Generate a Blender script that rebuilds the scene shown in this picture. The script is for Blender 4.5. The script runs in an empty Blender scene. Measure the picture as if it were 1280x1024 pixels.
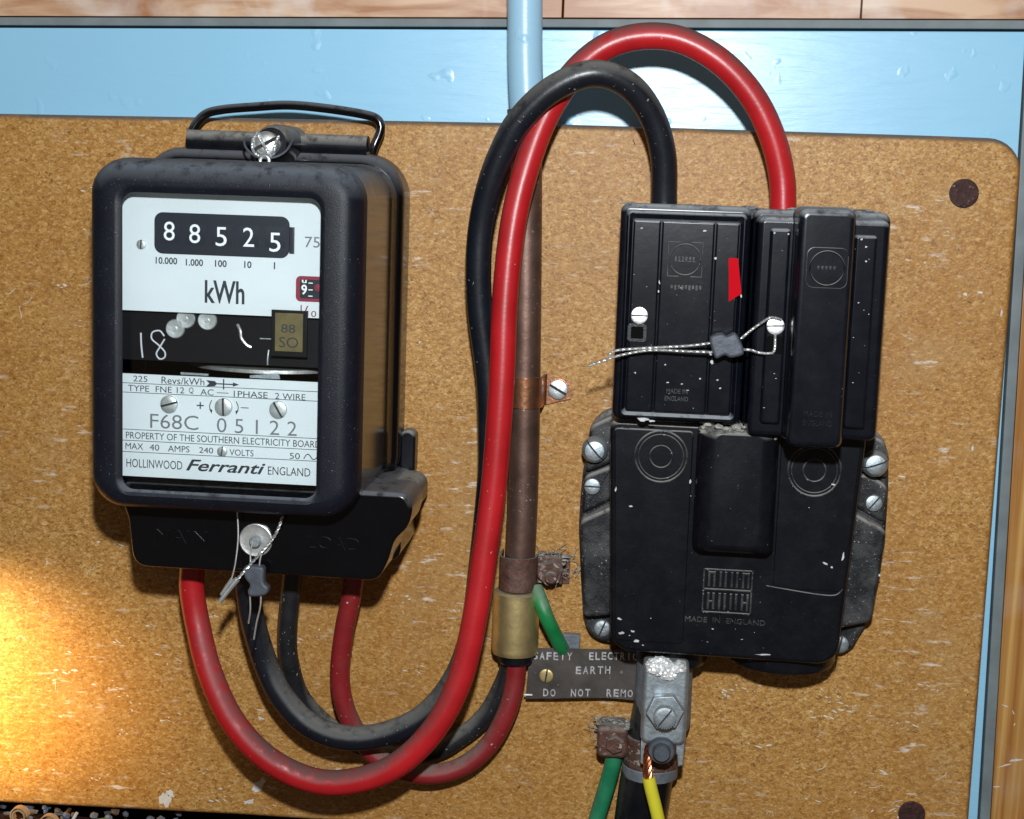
import bpy, bmesh, math, random
from mathutils import Vector, Matrix
random.seed(7)
# ------------------------------------------------------------------ camera, world, lamps, exposure
# Units: all builders below work in millimetres on the backboard: X right, Z up, h = distance in front of the board.
scn = bpy.context.scene
C = scn.collection
CAM = Vector((64.62, -710.06, 100.20)) * 0.001
AIM = Vector((0, 0, 0))
cd = bpy.data.cameras.new('camera'); cam = bpy.data.objects.new('camera', cd); C.objects.link(cam)
fw = (AIM - CAM).normalized(); ri = fw.cross(Vector((0, 0, 1))).normalized(); up = ri.cross(fw)
roll = math.radians(2.0)
r2 = ri * math.cos(roll) + up * math.sin(roll); u2 = up * math.cos(roll) - ri * math.sin(roll)
cam.matrix_world = Matrix(((r2.x, u2.x, -fw.x, CAM.x), (r2.y, u2.y, -fw.y, CAM.y), (r2.z, u2.z, -fw.z, CAM.z), (0, 0, 0, 1)))
cd.sensor_width = 36.0; cd.lens = 1900.0 / 1280.0 * 36.0; cd.clip_start = 0.02; cd.clip_end = 20
scn.camera = cam
w = bpy.data.worlds.new('World'); scn.world = w; w.use_nodes = True
bg = w.node_tree.nodes['Background']; bg.inputs[0].default_value = (1.0, 0.80, 0.60, 1); bg.inputs[1].default_value = 0.085
def lamp(name, kind, loc, power, col, **kw):
    l = bpy.data.lights.new(name, kind); l.energy = power; l.color = col
    for k, v in kw.items(): setattr(l, k, v)
    o = bpy.data.objects.new(name, l); C.objects.link(o); o.location = loc
    return o
# the camera's own flash gun, sitting above the lens
lamp('flash_lamp', 'POINT', (0.066, -0.700, 0.222), 22.0, (0.92, 0.97, 1.0), shadow_soft_size=0.012)
# the warm inspection lamp just left of the picture, whose pool of light falls on the lower left of the board
sp = lamp('inspection_lamp', 'SPOT', (-0.352, -0.085, -0.132), 5.5, (1.0, 0.70, 0.28), shadow_soft_size=0.010, spot_size=math.radians(64), spot_blend=0.9)
sp.rotation_euler = (Vector((-0.285, 0, -0.148)) - sp.location).to_track_quat('-Z', 'Y').to_euler()
vs = scn.view_settings
vs.view_transform = 'Standard'; vs.look = 'None'; vs.exposure = 0.0; vs.gamma = 1.0; vs.use_curve_mapping = False

# ------------------------------------------------------------------ materials
MATS = {}
def mat(name, col, rough=0.5, metal=0.0, var=0.0, vscale=120, bump=0.0, bscale=600, speck=None, dust=None, scratch=None, coat=0.0, spec=0.5, mottled=None):
    """col varied by noise; speck=(colour, scale, threshold); dust=(colour, up amount, flat amount); scratch=(colour, threshold)"""
    if name in MATS: return MATS[name]
    m = bpy.data.materials.new(name); m.use_nodes = True; MATS[name] = m
    N = m.node_tree.nodes; L = m.node_tree.links; b = N['Principled BSDF']
    b.inputs['Roughness'].default_value = rough; b.inputs['Metallic'].default_value = metal
    b.inputs['Coat Weight'].default_value = coat; b.inputs['Specular IOR Level'].default_value = spec
    geo = N.new('ShaderNodeNewGeometry'); pos = geo.outputs['Position']
    def noise(scale, detail=4, rgh=0.55, src=pos):
        n = N.new('ShaderNodeTexNoise'); n.inputs['Scale'].default_value = scale; n.inputs['Detail'].default_value = detail
        n.inputs['Roughness'].default_value = rgh; L.new(src, n.inputs['Vector']); return n.outputs['Fac']
    def ramp(src, a, bb):
        r = N.new('ShaderNodeMapRange'); r.inputs[1].default_value = a; r.inputs[2].default_value = bb; L.new(src, r.inputs[0]); return r.outputs[0]
    def mix(fac, ca, cb):
        x = N.new('ShaderNodeMix'); x.data_type = 'RGBA'
        if isinstance(fac, float): x.inputs[0].default_value = fac
        else: L.new(fac, x.inputs[0])
        for i, c in ((6, ca), (7, cb)):
            if isinstance(c, tuple): x.inputs[i].default_value = (*c, 1)
            else: L.new(c, x.inputs[i])
        return x.outputs[2]
    def mul(a, bb):
        x = N.new('ShaderNodeMath'); x.operation = 'MULTIPLY'; L.new(a, x.inputs[0])
        if isinstance(bb, float): x.inputs[1].default_value = bb
        else: L.new(bb, x.inputs[1])
        return x.outputs[0]
    c = tuple(col); rgh = None
    if var:
        c = mix(ramp(noise(vscale, 5), .3, .7), tuple(x * (1 - var) for x in col), tuple(min(1, x * (1 + var)) for x in col))
    if mottled:
        for (mc, sc, lo, hi) in mottled: c = mix(ramp(noise(sc, 4, .6), lo, hi), c, mc)
    if speck:
        sps = speck if isinstance(speck, list) else [speck]
        for (scol, ss, th) in sps:
            c = mix(mul(ramp(noise(ss, 2, .5), th, th + .03), ramp(noise(ss * .09, 2), .40, .58)), c, scol)
    if scratch:
        mp = N.new('ShaderNodeMapping'); mp.inputs['Scale'].default_value = (60, 60, 420); mp.inputs['Rotation'].default_value = (0, .25, 0); L.new(pos, mp.inputs[0])
        c = mix(mul(ramp(noise(1.0, 3, .6, mp.outputs[0]), scratch[1], scratch[1] + .05), ramp(noise(22, 2), .5, .62)), c, scratch[0])
    if dust:
        sx = N.new('ShaderNodeSeparateXYZ'); L.new(geo.outputs['Normal'], sx.inputs[0])
        d = mul(mul(ramp(sx.outputs[2], .04, .72), ramp(noise(170, 4, .65), .24, .50)), float(dust[1]))
        a = N.new('ShaderNodeMath'); a.operation = 'ADD'; a.use_clamp = True; L.new(d, a.inputs[0])
        L.new(mul(ramp(noise(90, 6, .7), .42, .75), float(dust[2])), a.inputs[1])
        c = mix(a.outputs[0], c, dust[0])
        r = N.new('ShaderNodeMapRange'); r.inputs[3].default_value = rough; r.inputs[4].default_value = .95; L.new(a.outputs[0], r.inputs[0]); rgh = r.outputs[0]
    if not isinstance(c, tuple): L.new(c, b.inputs['Base Color'])
    else: b.inputs['Base Color'].default_value = (*c, 1)
    if rgh: L.new(rgh, b.inputs['Roughness'])
    if bump:
        bp = N.new('ShaderNodeBump'); bp.inputs['Strength'].default_value = bump; bp.inputs['Distance'].default_value = .001
        L.new(noise(bscale, 4), bp.inputs['Height']); L.new(bp.outputs[0], b.inputs['Normal'])
    return m

def chipboard():
    m = bpy.data.materials.new('chipboard'); m.use_nodes = True; N = m.node_tree.nodes; L = m.node_tree.links; b = N['Principled BSDF']
    geo = N.new('ShaderNodeNewGeometry'); pos = geo.outputs['Position']
    mp = N.new('ShaderNodeMapping'); mp.inputs['Scale'].default_value = (1, 1, 1.5); mp.inputs['Rotation'].default_value = (0, .4, 0); L.new(pos, mp.inputs[0])
    # warp so that the chips are ragged
    nz = N.new('ShaderNodeTexNoise'); nz.inputs['Scale'].default_value = 500; nz.inputs['Detail'].default_value = 2; L.new(mp.outputs[0], nz.inputs['Vector'])
    ad = N.new('ShaderNodeVectorMath'); ad.operation = 'MULTIPLY_ADD'; ad.inputs[1].default_value = (.0022, .0022, .0022); L.new(nz.outputs['Color'], ad.inputs[0]); L.new(mp.outputs[0], ad.inputs[2])
    def vor(s, src=None):
        v = N.new('ShaderNodeTexVoronoi'); v.inputs['Scale'].default_value = s; L.new(src or ad.outputs[0], v.inputs['Vector']); return v
    v1 = vor(540); v2 = vor(1150)
    cr = N.new('ShaderNodeValToRGB'); e = cr.color_ramp.elements; e[0].position = 0; e[0].color = (.20, .085, .022, 1); e[1].position = 1; e[1].color = (.74, .55, .32, 1)
    for p, c in ((.14, (.36, .185, .05, 1)), (.45, (.47, .265, .085, 1)), (.8, (.56, .35, .135, 1))):
        x = e.new(p); x.color = c
    sep = N.new('ShaderNodeSeparateColor'); L.new(v1.outputs['Color'], sep.inputs[0]); L.new(sep.outputs[0], cr.inputs[0])
    cr2 = N.new('ShaderNodeValToRGB'); e = cr2.color_ramp.elements; e[0].position = 0; e[0].color = (.07, .028, .010, 1); e[1].position = 1; e[1].color = (.82, .66, .42, 1)
    for p, c in ((.09, (.31, .155, .042, 1)), (.5, (.47, .27, .09, 1)), (.86, (.57, .37, .15, 1))):
        x = e.new(p); x.color = c
    sep2 = N.new('ShaderNodeSeparateColor'); L.new(v2.outputs['Color'], sep2.inputs[0]); L.new(sep2.outputs[1], cr2.inputs[0])
    mx = N.new('ShaderNodeMix'); mx.data_type = 'RGBA'; mx.inputs[0].default_value = .5; L.new(cr.outputs[0], mx.inputs[6]); L.new(cr2.outputs[0], mx.inputs[7])
    def noise(s, d=4, src=pos):
        n = N.new('ShaderNodeTexNoise'); n.inputs['Scale'].default_value = s; n.inputs['Detail'].default_value = d; n.inputs['Roughness'].default_value = .62; L.new(src, n.inputs['Vector']); return n.outputs['Fac']
    def rng(src, a, bb, c=0, d=1):
        r = N.new('ShaderNodeMapRange'); r.inputs[1].default_value = a; r.inputs[2].default_value = bb; r.inputs[3].default_value = c; r.inputs[4].default_value = d; L.new(src, r.inputs[0]); return r.outputs[0]
    def mixc(f, a, bb):
        x = N.new('ShaderNodeMix'); x.data_type = 'RGBA'; L.new(f, x.inputs[0]); L.new(a, x.inputs[6])
        if isinstance(bb, tuple): x.inputs[7].default_value = (*bb, 1)
        else: L.new(bb, x.inputs[7])
        return x.outputs[2]
    def mulf(a, bb):
        x = N.new('ShaderNodeMath'); x.operation = 'MULTIPLY'; L.new(a, x.inputs[0])
        if isinstance(bb, float): x.inputs[1].default_value = bb
        else: L.new(bb, x.inputs[1])
        return x.outputs[0]
    c = mx.outputs[2]
    # broad stains: varnish richer in some places, greyer in others
    c = mixc(mulf(rng(noise(9, 5), .36, .66), .55), c, (.37, .175, .042))
    c = mixc(mulf(rng(noise(17, 6, pos), .54, .74), .42), c, (.52, .39, .24))
    c = mixc(mulf(rng(noise(38, 6, pos), .56, .72), .35), c, (.24, .105, .03))
    # pale flakes and brown flakes lying about at random
    mp3 = N.new('ShaderNodeMapping'); mp3.inputs['Scale'].default_value = (1, 1, 1.7); mp3.inputs['Rotation'].default_value = (0, -.5, 0); L.new(pos, mp3.inputs[0])
    c = mixc(mulf(rng(noise(370, 2, mp3.outputs[0]), .57, .67), .55), c, (.74, .53, .28))
    c = mixc(mulf(rng(noise(300, 3, mp.outputs[0]), .55, .67), .62), c, (.235, .10, .026))
    # dark specks and fibres
    c = mixc(mulf(rng(noise(330, 3), .665, .71), .8), c, (.07, .028, .012))
    tint = N.new('ShaderNodeMix'); tint.data_type = 'RGBA'; tint.blend_type = 'MULTIPLY'; tint.inputs[0].default_value = 1; tint.inputs[7].default_value = (.92, .81, .60, 1); L.new(c, tint.inputs[6]); c = tint.outputs[2]
    # rubbed, milky scratches
    mp2 = N.new('ShaderNodeMapping'); mp2.inputs['Scale'].default_value = (70, 70, 330); mp2.inputs['Rotation'].default_value = (0, .12, 0); L.new(pos, mp2.inputs[0])
    sc = mulf(rng(noise(1.0, 5, mp2.outputs[0]), .585, .66), rng(noise(18, 4), .47, .62))
    c = mixc(mulf(sc, .8), c, (.72, .64, .55))
    # dust and grime on the edge that faces up, brown sealer on the edges that face sideways and down
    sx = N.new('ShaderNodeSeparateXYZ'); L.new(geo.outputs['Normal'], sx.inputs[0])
    c = mixc(mulf(rng(sx.outputs[2], .1, .6), rng(noise(60, 5), .15, .5)), c, (.15, .115, .09))
    c = mixc(rng(sx.outputs[0], .35, .9), c, (.20, .085, .03))
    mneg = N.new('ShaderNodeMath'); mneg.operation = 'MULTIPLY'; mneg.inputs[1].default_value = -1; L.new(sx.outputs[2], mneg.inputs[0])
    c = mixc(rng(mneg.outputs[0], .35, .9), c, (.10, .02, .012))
    L.new(c, b.inputs['Base Color'])
    b.inputs['Roughness'].default_value = .48; b.inputs['Specular IOR Level'].default_value = .35
    bp = N.new('ShaderNodeBump'); bp.inputs['Strength'].default_value = .45; bp.inputs['Distance'].default_value = .0006
    L.new(noise(420, 4), bp.inputs['Height']); L.new(bp.outputs[0], b.inputs['Normal'])
    return m

def pine(name, light, dark, scale, rot, white=0.0, rough=.5):
    m = bpy.data.materials.new(name); m.use_nodes = True; N = m.node_tree.nodes; L = m.node_tree.links; b = N['Principled BSDF']
    geo = N.new('ShaderNodeNewGeometry')
    mp = N.new('ShaderNodeMapping'); mp.inputs['Scale'].default_value = scale; mp.inputs['Rotation'].default_value = rot; L.new(geo.outputs['Position'], mp.inputs[0])
    def noise(s, d, src):
        n = N.new('ShaderNodeTexNoise'); n.inputs['Scale'].default_value = s; n.inputs['Detail'].default_value = d; n.inputs['Distortion'].default_value = .6; L.new(src, n.inputs['Vector']); return n.outputs['Fac']
    cr = N.new('ShaderNodeValToRGB'); e = cr.color_ramp.elements; e[0].position = .38; e[0].color = (*dark, 1); e[1].position = .62; e[1].color = (*light, 1)
    L.new(noise(1.0, 5, mp.outputs[0]), cr.inputs[0])
    mx = N.new('ShaderNodeMix'); mx.data_type = 'RGBA'; mx.inputs[7].default_value = (.78, .74, .70, 1); L.new(cr.outputs[0], mx.inputs[6])
    r = N.new('ShaderNodeMapRange'); r.inputs[1].default_value = .55; r.inputs[2].default_value = .75; r.inputs[4].default_value = white
    L.new(noise(26, 5, geo.outputs['Position']), r.inputs[0]); L.new(r.outputs[0], mx.inputs[0])
    L.new(mx.outputs[2], b.inputs['Base Color']); b.inputs['Roughness'].default_value = rough
    bp = N.new('ShaderNodeBump'); bp.inputs['Strength'].default_value = .25; bp.inputs['Distance'].default_value = .0006
    L.new(noise(1.6, 4, mp.outputs[0]), bp.inputs['Height']); L.new(bp.outputs[0], b.inputs['Normal'])
    return m

def blue_paint(name, col, rough):
    m = bpy.data.materials.new(name); m.use_nodes = True; N = m.node_tree.nodes; L = m.node_tree.links; b = N['Principled BSDF']
    geo = N.new('ShaderNodeNewGeometry'); pos = geo.outputs['Position']
    def noise(s, d, src=pos):
        n = N.new('ShaderNodeTexNoise'); n.inputs['Scale'].default_value = s; n.inputs['Detail'].default_value = d; L.new(src, n.inputs['Vector']); return n.outputs['Fac']
    mx = N.new('ShaderNodeMix'); mx.data_type = 'RGBA'; mx.inputs[6].default_value = (*[c * .93 for c in col], 1); mx.inputs[7].default_value = (*[min(1, c * 1.06) for c in col], 1)
    L.new(noise(12, 5), mx.inputs[0]); L.new(mx.outputs[2], b.inputs['Base Color'])
    b.inputs['Roughness'].default_value = rough
    # brush marks (long, slanted) plus blisters
    mp = N.new('ShaderNodeMapping'); mp.inputs['Scale'].default_value = (35, 35, 260); mp.inputs['Rotation'].default_value = (0, -.35, 0); L.new(pos, mp.inputs[0])
    a = N.new('ShaderNodeMath'); a.operation = 'ADD'; L.new(noise(1, 4, mp.outputs[0]), a.inputs[0])
    r = N.new('ShaderNodeMapRange'); r.inputs[1].default_value = .66; r.inputs[2].default_value = .78; r.inputs[4].default_value = 1.2; L.new(noise(75, 2), r.inputs[0]); L.new(r.outputs[0], a.inputs[1])
    bp = N.new('ShaderNodeBump'); bp.inputs['Strength'].default_value = .22; bp.inputs['Distance'].default_value = .0012
    L.new(a.outputs[0], bp.inputs['Height']); L.new(bp.outputs[0], b.inputs['Normal'])
    return m

def pane_glass():
    m = bpy.data.materials.new('pane_glass'); m.use_nodes = True; N = m.node_tree.nodes; L = m.node_tree.links
    N.remove(N['Principled BSDF']); out = N['Material Output']
    t = N.new('ShaderNodeBsdfTransparent'); t.inputs[0].default_value = (.97, .985, .98, 1); g = N.new('ShaderNodeBsdfGlossy'); g.inputs['Roughness'].default_value = .03
    f = N.new('ShaderNodeFresnel'); f.inputs[0].default_value = 1.45; x = N.new('ShaderNodeMixShader')
    L.new(f.outputs[0], x.inputs[0]); L.new(t.outputs[0], x.inputs[1]); L.new(g.outputs[0], x.inputs[2]); L.new(x.outputs[0], out.inputs[0])
    return m

DUST = (.30, .29, .27)
M = dict(
    chip=chipboard(),
    blue=blue_paint('pale_blue_gloss_paint', (.30, .59, .80), .32),
    bluepipe=blue_paint('pale_blue_pipe_paint', (.32, .54, .70), .35),
    grey_trim=mat('grey_trim_paint', (.16, .19, .20), .6, var=.2, vscale=60),
    dark=mat('painted_gap_shade', (.003, .003, .003), .9, spec=.1),  # near-black colour standing in for the shade in gaps and holes
    pine_top=pine('pale_raw_pine', (.64, .42, .27), (.38, .165, .07), (20, 20, 110), (0, .16, 0), .7, .42),
    pine_side=pine('varnished_pine', (.56, .32, .10), (.33, .13, .028), (190, 190, 5), (0, .05, 0), .12, .35),
    case=mat('textured_black_enamel', (.006, .007, .0125), .40, bump=.16, bscale=2600, speck=((.16, .18, .22), 1900, .70), dust=((.17, .19, .22), .6, .02), spec=.25),
    bake=mat('glossy_black_bakelite', (.0025, .0025, .0035), .15, bump=.02, bscale=90, dust=((.26, .27, .30), .45, .004), spec=.42),
    bake2=mat('worn_black_bakelite', (.003, .0038, .0065), .28, bump=.04, bscale=700, speck=((.26, .28, .31), 1100, .75), dust=(DUST, .9, .02), spec=.34),
    bake3=mat('dusty_black_bakelite', (.009, .010, .013), .45, bump=.2, bscale=900, speck=((.34, .35, .38), 900, .66), dust=(DUST, 1.0, .24), spec=.35),
    lid=mat('moulded_black_lid', (.003, .004, .0075), .20, bump=.02, bscale=300, speck=((.24, .27, .32), 1000, .75), dust=((.30, .32, .34), .9, .014), spec=.36),
    fluff=mat('grey_dust', (.33, .32, .29), .95, var=.4, vscale=500, bump=1.0, bscale=900, mottled=[((.55, .50, .40), 300, .55, .7)]),
    inner=mat('matt_black_inside', (.004, .004, .006), .5, spec=.2),
    white=mat('white_dial_enamel', (.70, .755, .79), .38, var=.03, vscale=40),
    ink=mat('black_print', (.02, .025, .035), .6),
    greyink=mat('grey_print', (.15, .16, .17), .6),
    whiteink=mat('white_print', (.85, .87, .90), .6),
    redink=mat('dark_red_print', (.24, .012, .035), .5),
    chalk=mat('white_grease_pencil', (.62, .64, .70), .8),
    regblack=mat('register_black', (.012, .016, .028), .4),
    tag=mat('olive_tag', (.13, .10, .035), .45, var=.3, vscale=120),
    zinc=mat('zinc_plate', (.62, .65, .66), .44, .8, var=.15, vscale=300, bump=.1, bscale=700),
    zinc2=mat('dull_zinc', (.44, .50, .54), .45, .85, var=.2, vscale=260, bump=.2, bscale=500, dust=(DUST, .6, .12)),
    steel=mat('bright_steel', (.72, .73, .72), .40, .85, var=.15, vscale=300, bump=.1, bscale=900),
    lead=mat('lead', (.075, .085, .105), .55, .2, var=.25, vscale=180, bump=.3, bscale=420),
    leadgrey=mat('grey_lead_sheath', (.17, .19, .22), .55, .4, var=.3, vscale=160, bump=.4, bscale=350, dust=(DUST, .7, .2)),
    copperpipe=mat('tarnished_copper', (.15, .084, .064), .46, .7, var=.3, vscale=70, bump=.12, bscale=400, speck=((.45, .38, .33), 520, .67), dust=(DUST, .5, .10)),
    clipcopper=mat('clean_copper_clip', (.42, .19, .10), .32, .9, var=.25, vscale=160, bump=.15, bscale=500, dust=(DUST, .8, .05)),
    rust=mat('rusty_clamp', (.115, .052, .036), .65, .35, var=.4, vscale=260, bump=.6, bscale=500, speck=((.40, .34, .30), 420, .62), dust=(DUST, .8, .18)),
    brass=mat('old_brass', (.74, .58, .27), .42, .9, var=.22, vscale=110, bump=.12, bscale=500, speck=((.55, .52, .45), 420, .66), dust=(DUST, .5, .06)),
    red=mat('red_pvc', (.43, .010, .014), .34, var=.15, vscale=45, bump=.06, bscale=500, speck=((.62, .42, .38), 700, .735), dust=((.095, .065, .06), .85, .03)),
    red2=mat('dull_red_pvc', (.23, .012, .015), .45, var=.15, vscale=60, bump=.1, bscale=400, speck=((.55, .38, .34), 600, .70), dust=((.17, .12, .105), 1.0, .10)),
    black=mat('black_pvc', (.006, .008, .013), .34, var=.2, vscale=80, bump=.08, bscale=400, speck=((.35, .35, .36), 700, .71), dust=((.135, .13, .12), 1.0, .03)),
    black2=mat('dusty_black_pvc', (.010, .011, .014), .45, var=.2, vscale=80, bump=.12, bscale=400, speck=((.40, .40, .40), 620, .70), dust=((.20, .195, .18), .9, .06)),
    green=mat('green_pvc', (.006, .20, .055), .38, var=.2, vscale=90, dust=(DUST, .5, .04), speck=((.35, .45, .38), 600, .72)),
    green2=mat('green_rubber', (.010, .19, .085), .5, var=.2, vscale=90, dust=(DUST, .5, .06)),
    yellow=mat('yellow_pvc', (.68, .62, .035), .38, var=.08, vscale=90),
    copper=mat('bare_copper', (.62, .24, .12), .3, 1.0),
    tape=mat('red_tape', (.50, .003, .010), .8, var=.05, vscale=90, spec=.08),
    plate=mat('brown_metal_label', (.105, .090, .084), .42, .45, var=.4, vscale=60, bump=.12, bscale=300, speck=((.32, .30, .28), 420, .68), dust=(DUST, .6, .08)),
    emboss=mat('glint_embossing', (.62, .61, .62), .45, .5, var=.35, vscale=500),  # pale colour paints the glints on the label's raised letters
    foil=mat('crumpled_foil', (.88, .89, .88), .38, .45),
    flake=mat('white_paint_flake', (.56, .57, .57), .85, var=.25, vscale=300),
    milk=mat('milky_scuff', (.62, .57, .52), .8, var=.2, vscale=300),
    rustspot=mat('rusty_screw_head', (.045, .016, .013), .7, .3, var=.5, vscale=300, bump=.6, bscale=500, speck=((.25, .18, .13), 500, .66)),
    shaving=mat('wood_shaving', (.50, .33, .17), .6, var=.2, vscale=150),
    crumb=mat('blue_grey_crumb', (.12, .135, .16), .8, var=.7, vscale=160, mottled=[((.12, .06, .03), 120, .52, .60), ((.09, .13, .24), 140, .55, .62)]),
    glass=pane_glass(),
    slot_shade=mat('painted_slot_shade', (.03, .028, .026), .9),  # dark colour stands in for shade on the slot floor
)

# ------------------------------------------------------------------ builders
def V(X, Z, h): return Vector((X, -h, Z)) * 0.001
class B:
    """collects shapes, given in board millimetres, into one bmesh"""
    def __init__(s): s.bm = bmesh.new()
    def loft(s, loops, cap0=True, cap1=True, closed=True):
        rings = [[s.bm.verts.new(V(*p)) for p in lp] for lp in loops]
        n = len(rings[0])
        for a, b in zip(rings, rings[1:]):
            for i in range(n if closed else n - 1):
                j = (i + 1) % n
                s.bm.faces.new((a[i], a[j], b[j], b[i]))
        if cap0: s.bm.faces.new(rings[0][::-1])
        if cap1: s.bm.faces.new(rings[-1])
        return s
    def prism(s, out, h0, h1, bev=1.0, seg=3, draft=0.0):
        lp = [[(x, z, h0) for x, z in out]]
        if bev > 0:
            for k in range(seg + 1):
                a = k / seg * math.pi / 2
                o = inset(out, draft + bev * (1 - math.cos(a)))
                lp.append([(x, z, h1 - bev + bev * math.sin(a)) for x, z in o])
        else: lp.append([(x, z, h1) for x, z in inset(out, draft)])
        return s.loft(lp)
    def tube(s, pts, r, n=14, sub=8, smooth=True, ends=True):
        P = [Vector(p) for p in (spline(pts, sub) if smooth else pts)]
        rr = r if callable(r) else (lambda t: r)
        t0 = (P[1] - P[0]).normalized(); u = t0.orthogonal().normalized(); lps = []
        for i, p in enumerate(P):
            t = (P[min(i + 1, len(P) - 1)] - P[max(i - 1, 0)]).normalized()
            u = (u - t * u.dot(t)).normalized(); v = t.cross(u); R = rr(i / (len(P) - 1))
            lps.append([tuple(p + (u * math.cos(a) + v * math.sin(a)) * R) for a in [2 * math.pi * k / n for k in range(n)]])
        return s.loft(lps, ends, ends)
    def twist(s, pts, r, off, pitch, sub=10, strands=2):
        P = [Vector(p) for p in spline(pts, sub)]
        L = [0]
        for a, b in zip(P, P[1:]): L.append(L[-1] + (b - a).length)
        for q in range(strands):
            out = []; t0 = (P[1] - P[0]).normalized(); u = t0.orthogonal().normalized()
            n = max(8, int(L[-1] / pitch * 8)); j = 0
            for k in range(n + 1):
                d = L[-1] * k / n
                while j < len(P) - 2 and L[j + 1] < d: j += 1
                f = (d - L[j]) / max(1e-6, L[j + 1] - L[j]); p = P[j].lerp(P[j + 1], f); t = (P[j + 1] - P[j]).normalized()
                u = (u - t * u.dot(t)).normalized(); v = t.cross(u); a = 2 * math.pi * (d / pitch + q / strands)
                out.append(tuple(p + (u * math.cos(a) + v * math.sin(a)) * off))
            s.tube(out, r, 6, smooth=False)
        return s
    def lathe(s, X, Z, prof, n=28):
        return s.loft([[(X + r * math.cos(a), Z + r * math.sin(a), h) for a in [2 * math.pi * k / n for k in range(n)]] for r, h in prof])
    def box(s, x0, x1, z0, z1, h0, h1, bev=.0): return s.prism(rrect(x0, x1, z0, z1, 0), h0, h1, bev, 2)
    def ring(s, X, Z, R, r, h, n=40):
        return s.loft_closed([[(X + (R + r * math.cos(b)) * math.cos(a), Z + (R + r * math.cos(b)) * math.sin(a), h + r * math.sin(b)) for b in [2 * math.pi * j / 8 for j in range(8)]] for a in [2 * math.pi * k / n for k in range(n)]])
    def loft_closed(s, loops):
        return s.loft(loops + [loops[0]], False, False)
    def slot_screw(s, X, Z, h0, r, ht, ang=0.0, slot=.16, dome=.35):
        s.slots = [(X, Z, h0, r, ht, ang, slot)]
        s.lathe(X, Z, [(r, h0), (r, h0 + ht * .45), (r * .98, h0 + ht * .5)], 24)
        ca, sa = math.cos(ang), math.sin(ang)
        for sg in (-1, 1):
            g = r * slot; a0 = math.asin(slot)
            pts = [(r * math.cos(a), r * math.sin(a)) for a in [a0 + (math.pi - 2 * a0) * k / 12 for k in range(13)]]
            def place(f, h): return [(X + (x * f * ca - (sg * max(y * f, g)) * sa), Z + (x * f * sa + sg * max(y * f, g) * ca), h) for x, y in pts]
            s.loft([place(1, h0 + ht * .44), place(1, h0 + ht * .62), place(.94, h0 + ht * (.62 + dome * .45)), place(.72, h0 + ht * (.62 + dome * .85)), place(.35, h0 + ht * (.62 + dome))])
        return s
    def hexnut(s, X, Z, r, h0, h1, ang=0):
        o = [(X + r * math.cos(ang + math.pi / 3 * k), Z + r * math.sin(ang + math.pi / 3 * k)) for k in range(6)]
        return s.prism(o, h0, h1, .7, 2)
    def fleck(s, X, Z, h, a, b, ang, n=9, t=.18):
        pts = []
        for k in range(n):
            th = 2 * math.pi * k / n; rr = random.uniform(.55, 1.15)
            x, z = a * rr * math.cos(th), b * rr * math.sin(th)
            pts.append((X + x * math.cos(ang) - z * math.sin(ang), Z + x * math.sin(ang) + z * math.cos(ang)))
        return s.loft([[(x, z, h) for x, z in pts], [(X + (x - X) * .85, Z + (z - Z) * .85, h + t) for x, z in pts]])
    def build(s, name, m, parent=None, base=None, smooth=35, **props):
        bmesh.ops.remove_doubles(s.bm, verts=s.bm.verts[:], dist=1e-7)
        bmesh.ops.recalc_face_normals(s.bm, faces=s.bm.faces[:])
        off = V(*base) if base else (parent['_b'] if False else Vector(BASE.get(parent.name, (0, 0, 0))) if parent else Vector((0, 0, 0)))
        bmesh.ops.translate(s.bm, verts=s.bm.verts[:], vec=-off)
        me = bpy.data.meshes.new(name); s.bm.to_mesh(me); s.bm.free()
        me.materials.append(m)
        if smooth:
            me.shade_smooth(); me.set_sharp_from_angle(angle=math.radians(smooth))
        o = bpy.data.objects.new(name, me); C.objects.link(o)
        if parent: o.parent = parent; BASE[o.name] = off
        else: o.location = off; BASE[o.name] = off
        if smooth: wn = o.modifiers.new('weighted_normal', 'WEIGHTED_NORMAL'); wn.keep_sharp = True
        for k, v in props.items(): o[k] = v
        for X, Z, h0, r, ht, ang, slot in getattr(s, 'slots', ()):      # dark bar that paints the shade inside the driver slot
            ca, sa = math.cos(ang), math.sin(ang); L_, w_ = r * .97, r * slot
            pts = [(X + x * ca - z * sa, Z + x * sa + z * ca) for x, z in ((-L_, -w_), (L_, -w_), (L_, w_), (-L_, w_))]
            g = B().prism(pts, h0 + ht * .4, h0 + ht * .56, 0)
            if o.parent and o.parent.parent is None: g.build('slot', M['slot_shade'], o, smooth=0)
        return o
BASE = {}
def spline(pts, sub):
    P = [Vector(p) for p in pts]; out = []
    for i in range(len(P) - 1):
        p0 = P[max(i - 1, 0)]; p1 = P[i]; p2 = P[i + 1]; p3 = P[min(i + 2, len(P) - 1)]
        for k in range(sub):
            t = k / sub
            out.append(.5 * ((2 * p1) + (p2 - p0) * t + (2 * p0 - 5 * p1 + 4 * p2 - p3) * t * t + (3 * p1 - p0 - 3 * p2 + p3) * t ** 3))
    out.append(P[-1]); return [tuple(p) for p in out]
def rrect(x0, x1, z0, z1, r, seg=6):
    if r <= 0: return [(x0, z0), (x1, z0), (x1, z1), (x0, z1)]
    o = []
    for cx, cz, a0 in ((x1 - r, z1 - r, 0), (x0 + r, z1 - r, 90), (x0 + r, z0 + r, 180), (x1 - r, z0 + r, 270)):
        for k in range(seg + 1):
            a = math.radians(a0 + 90 * k / seg); o.append((cx + r * math.cos(a), cz + r * math.sin(a)))
    return o
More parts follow.
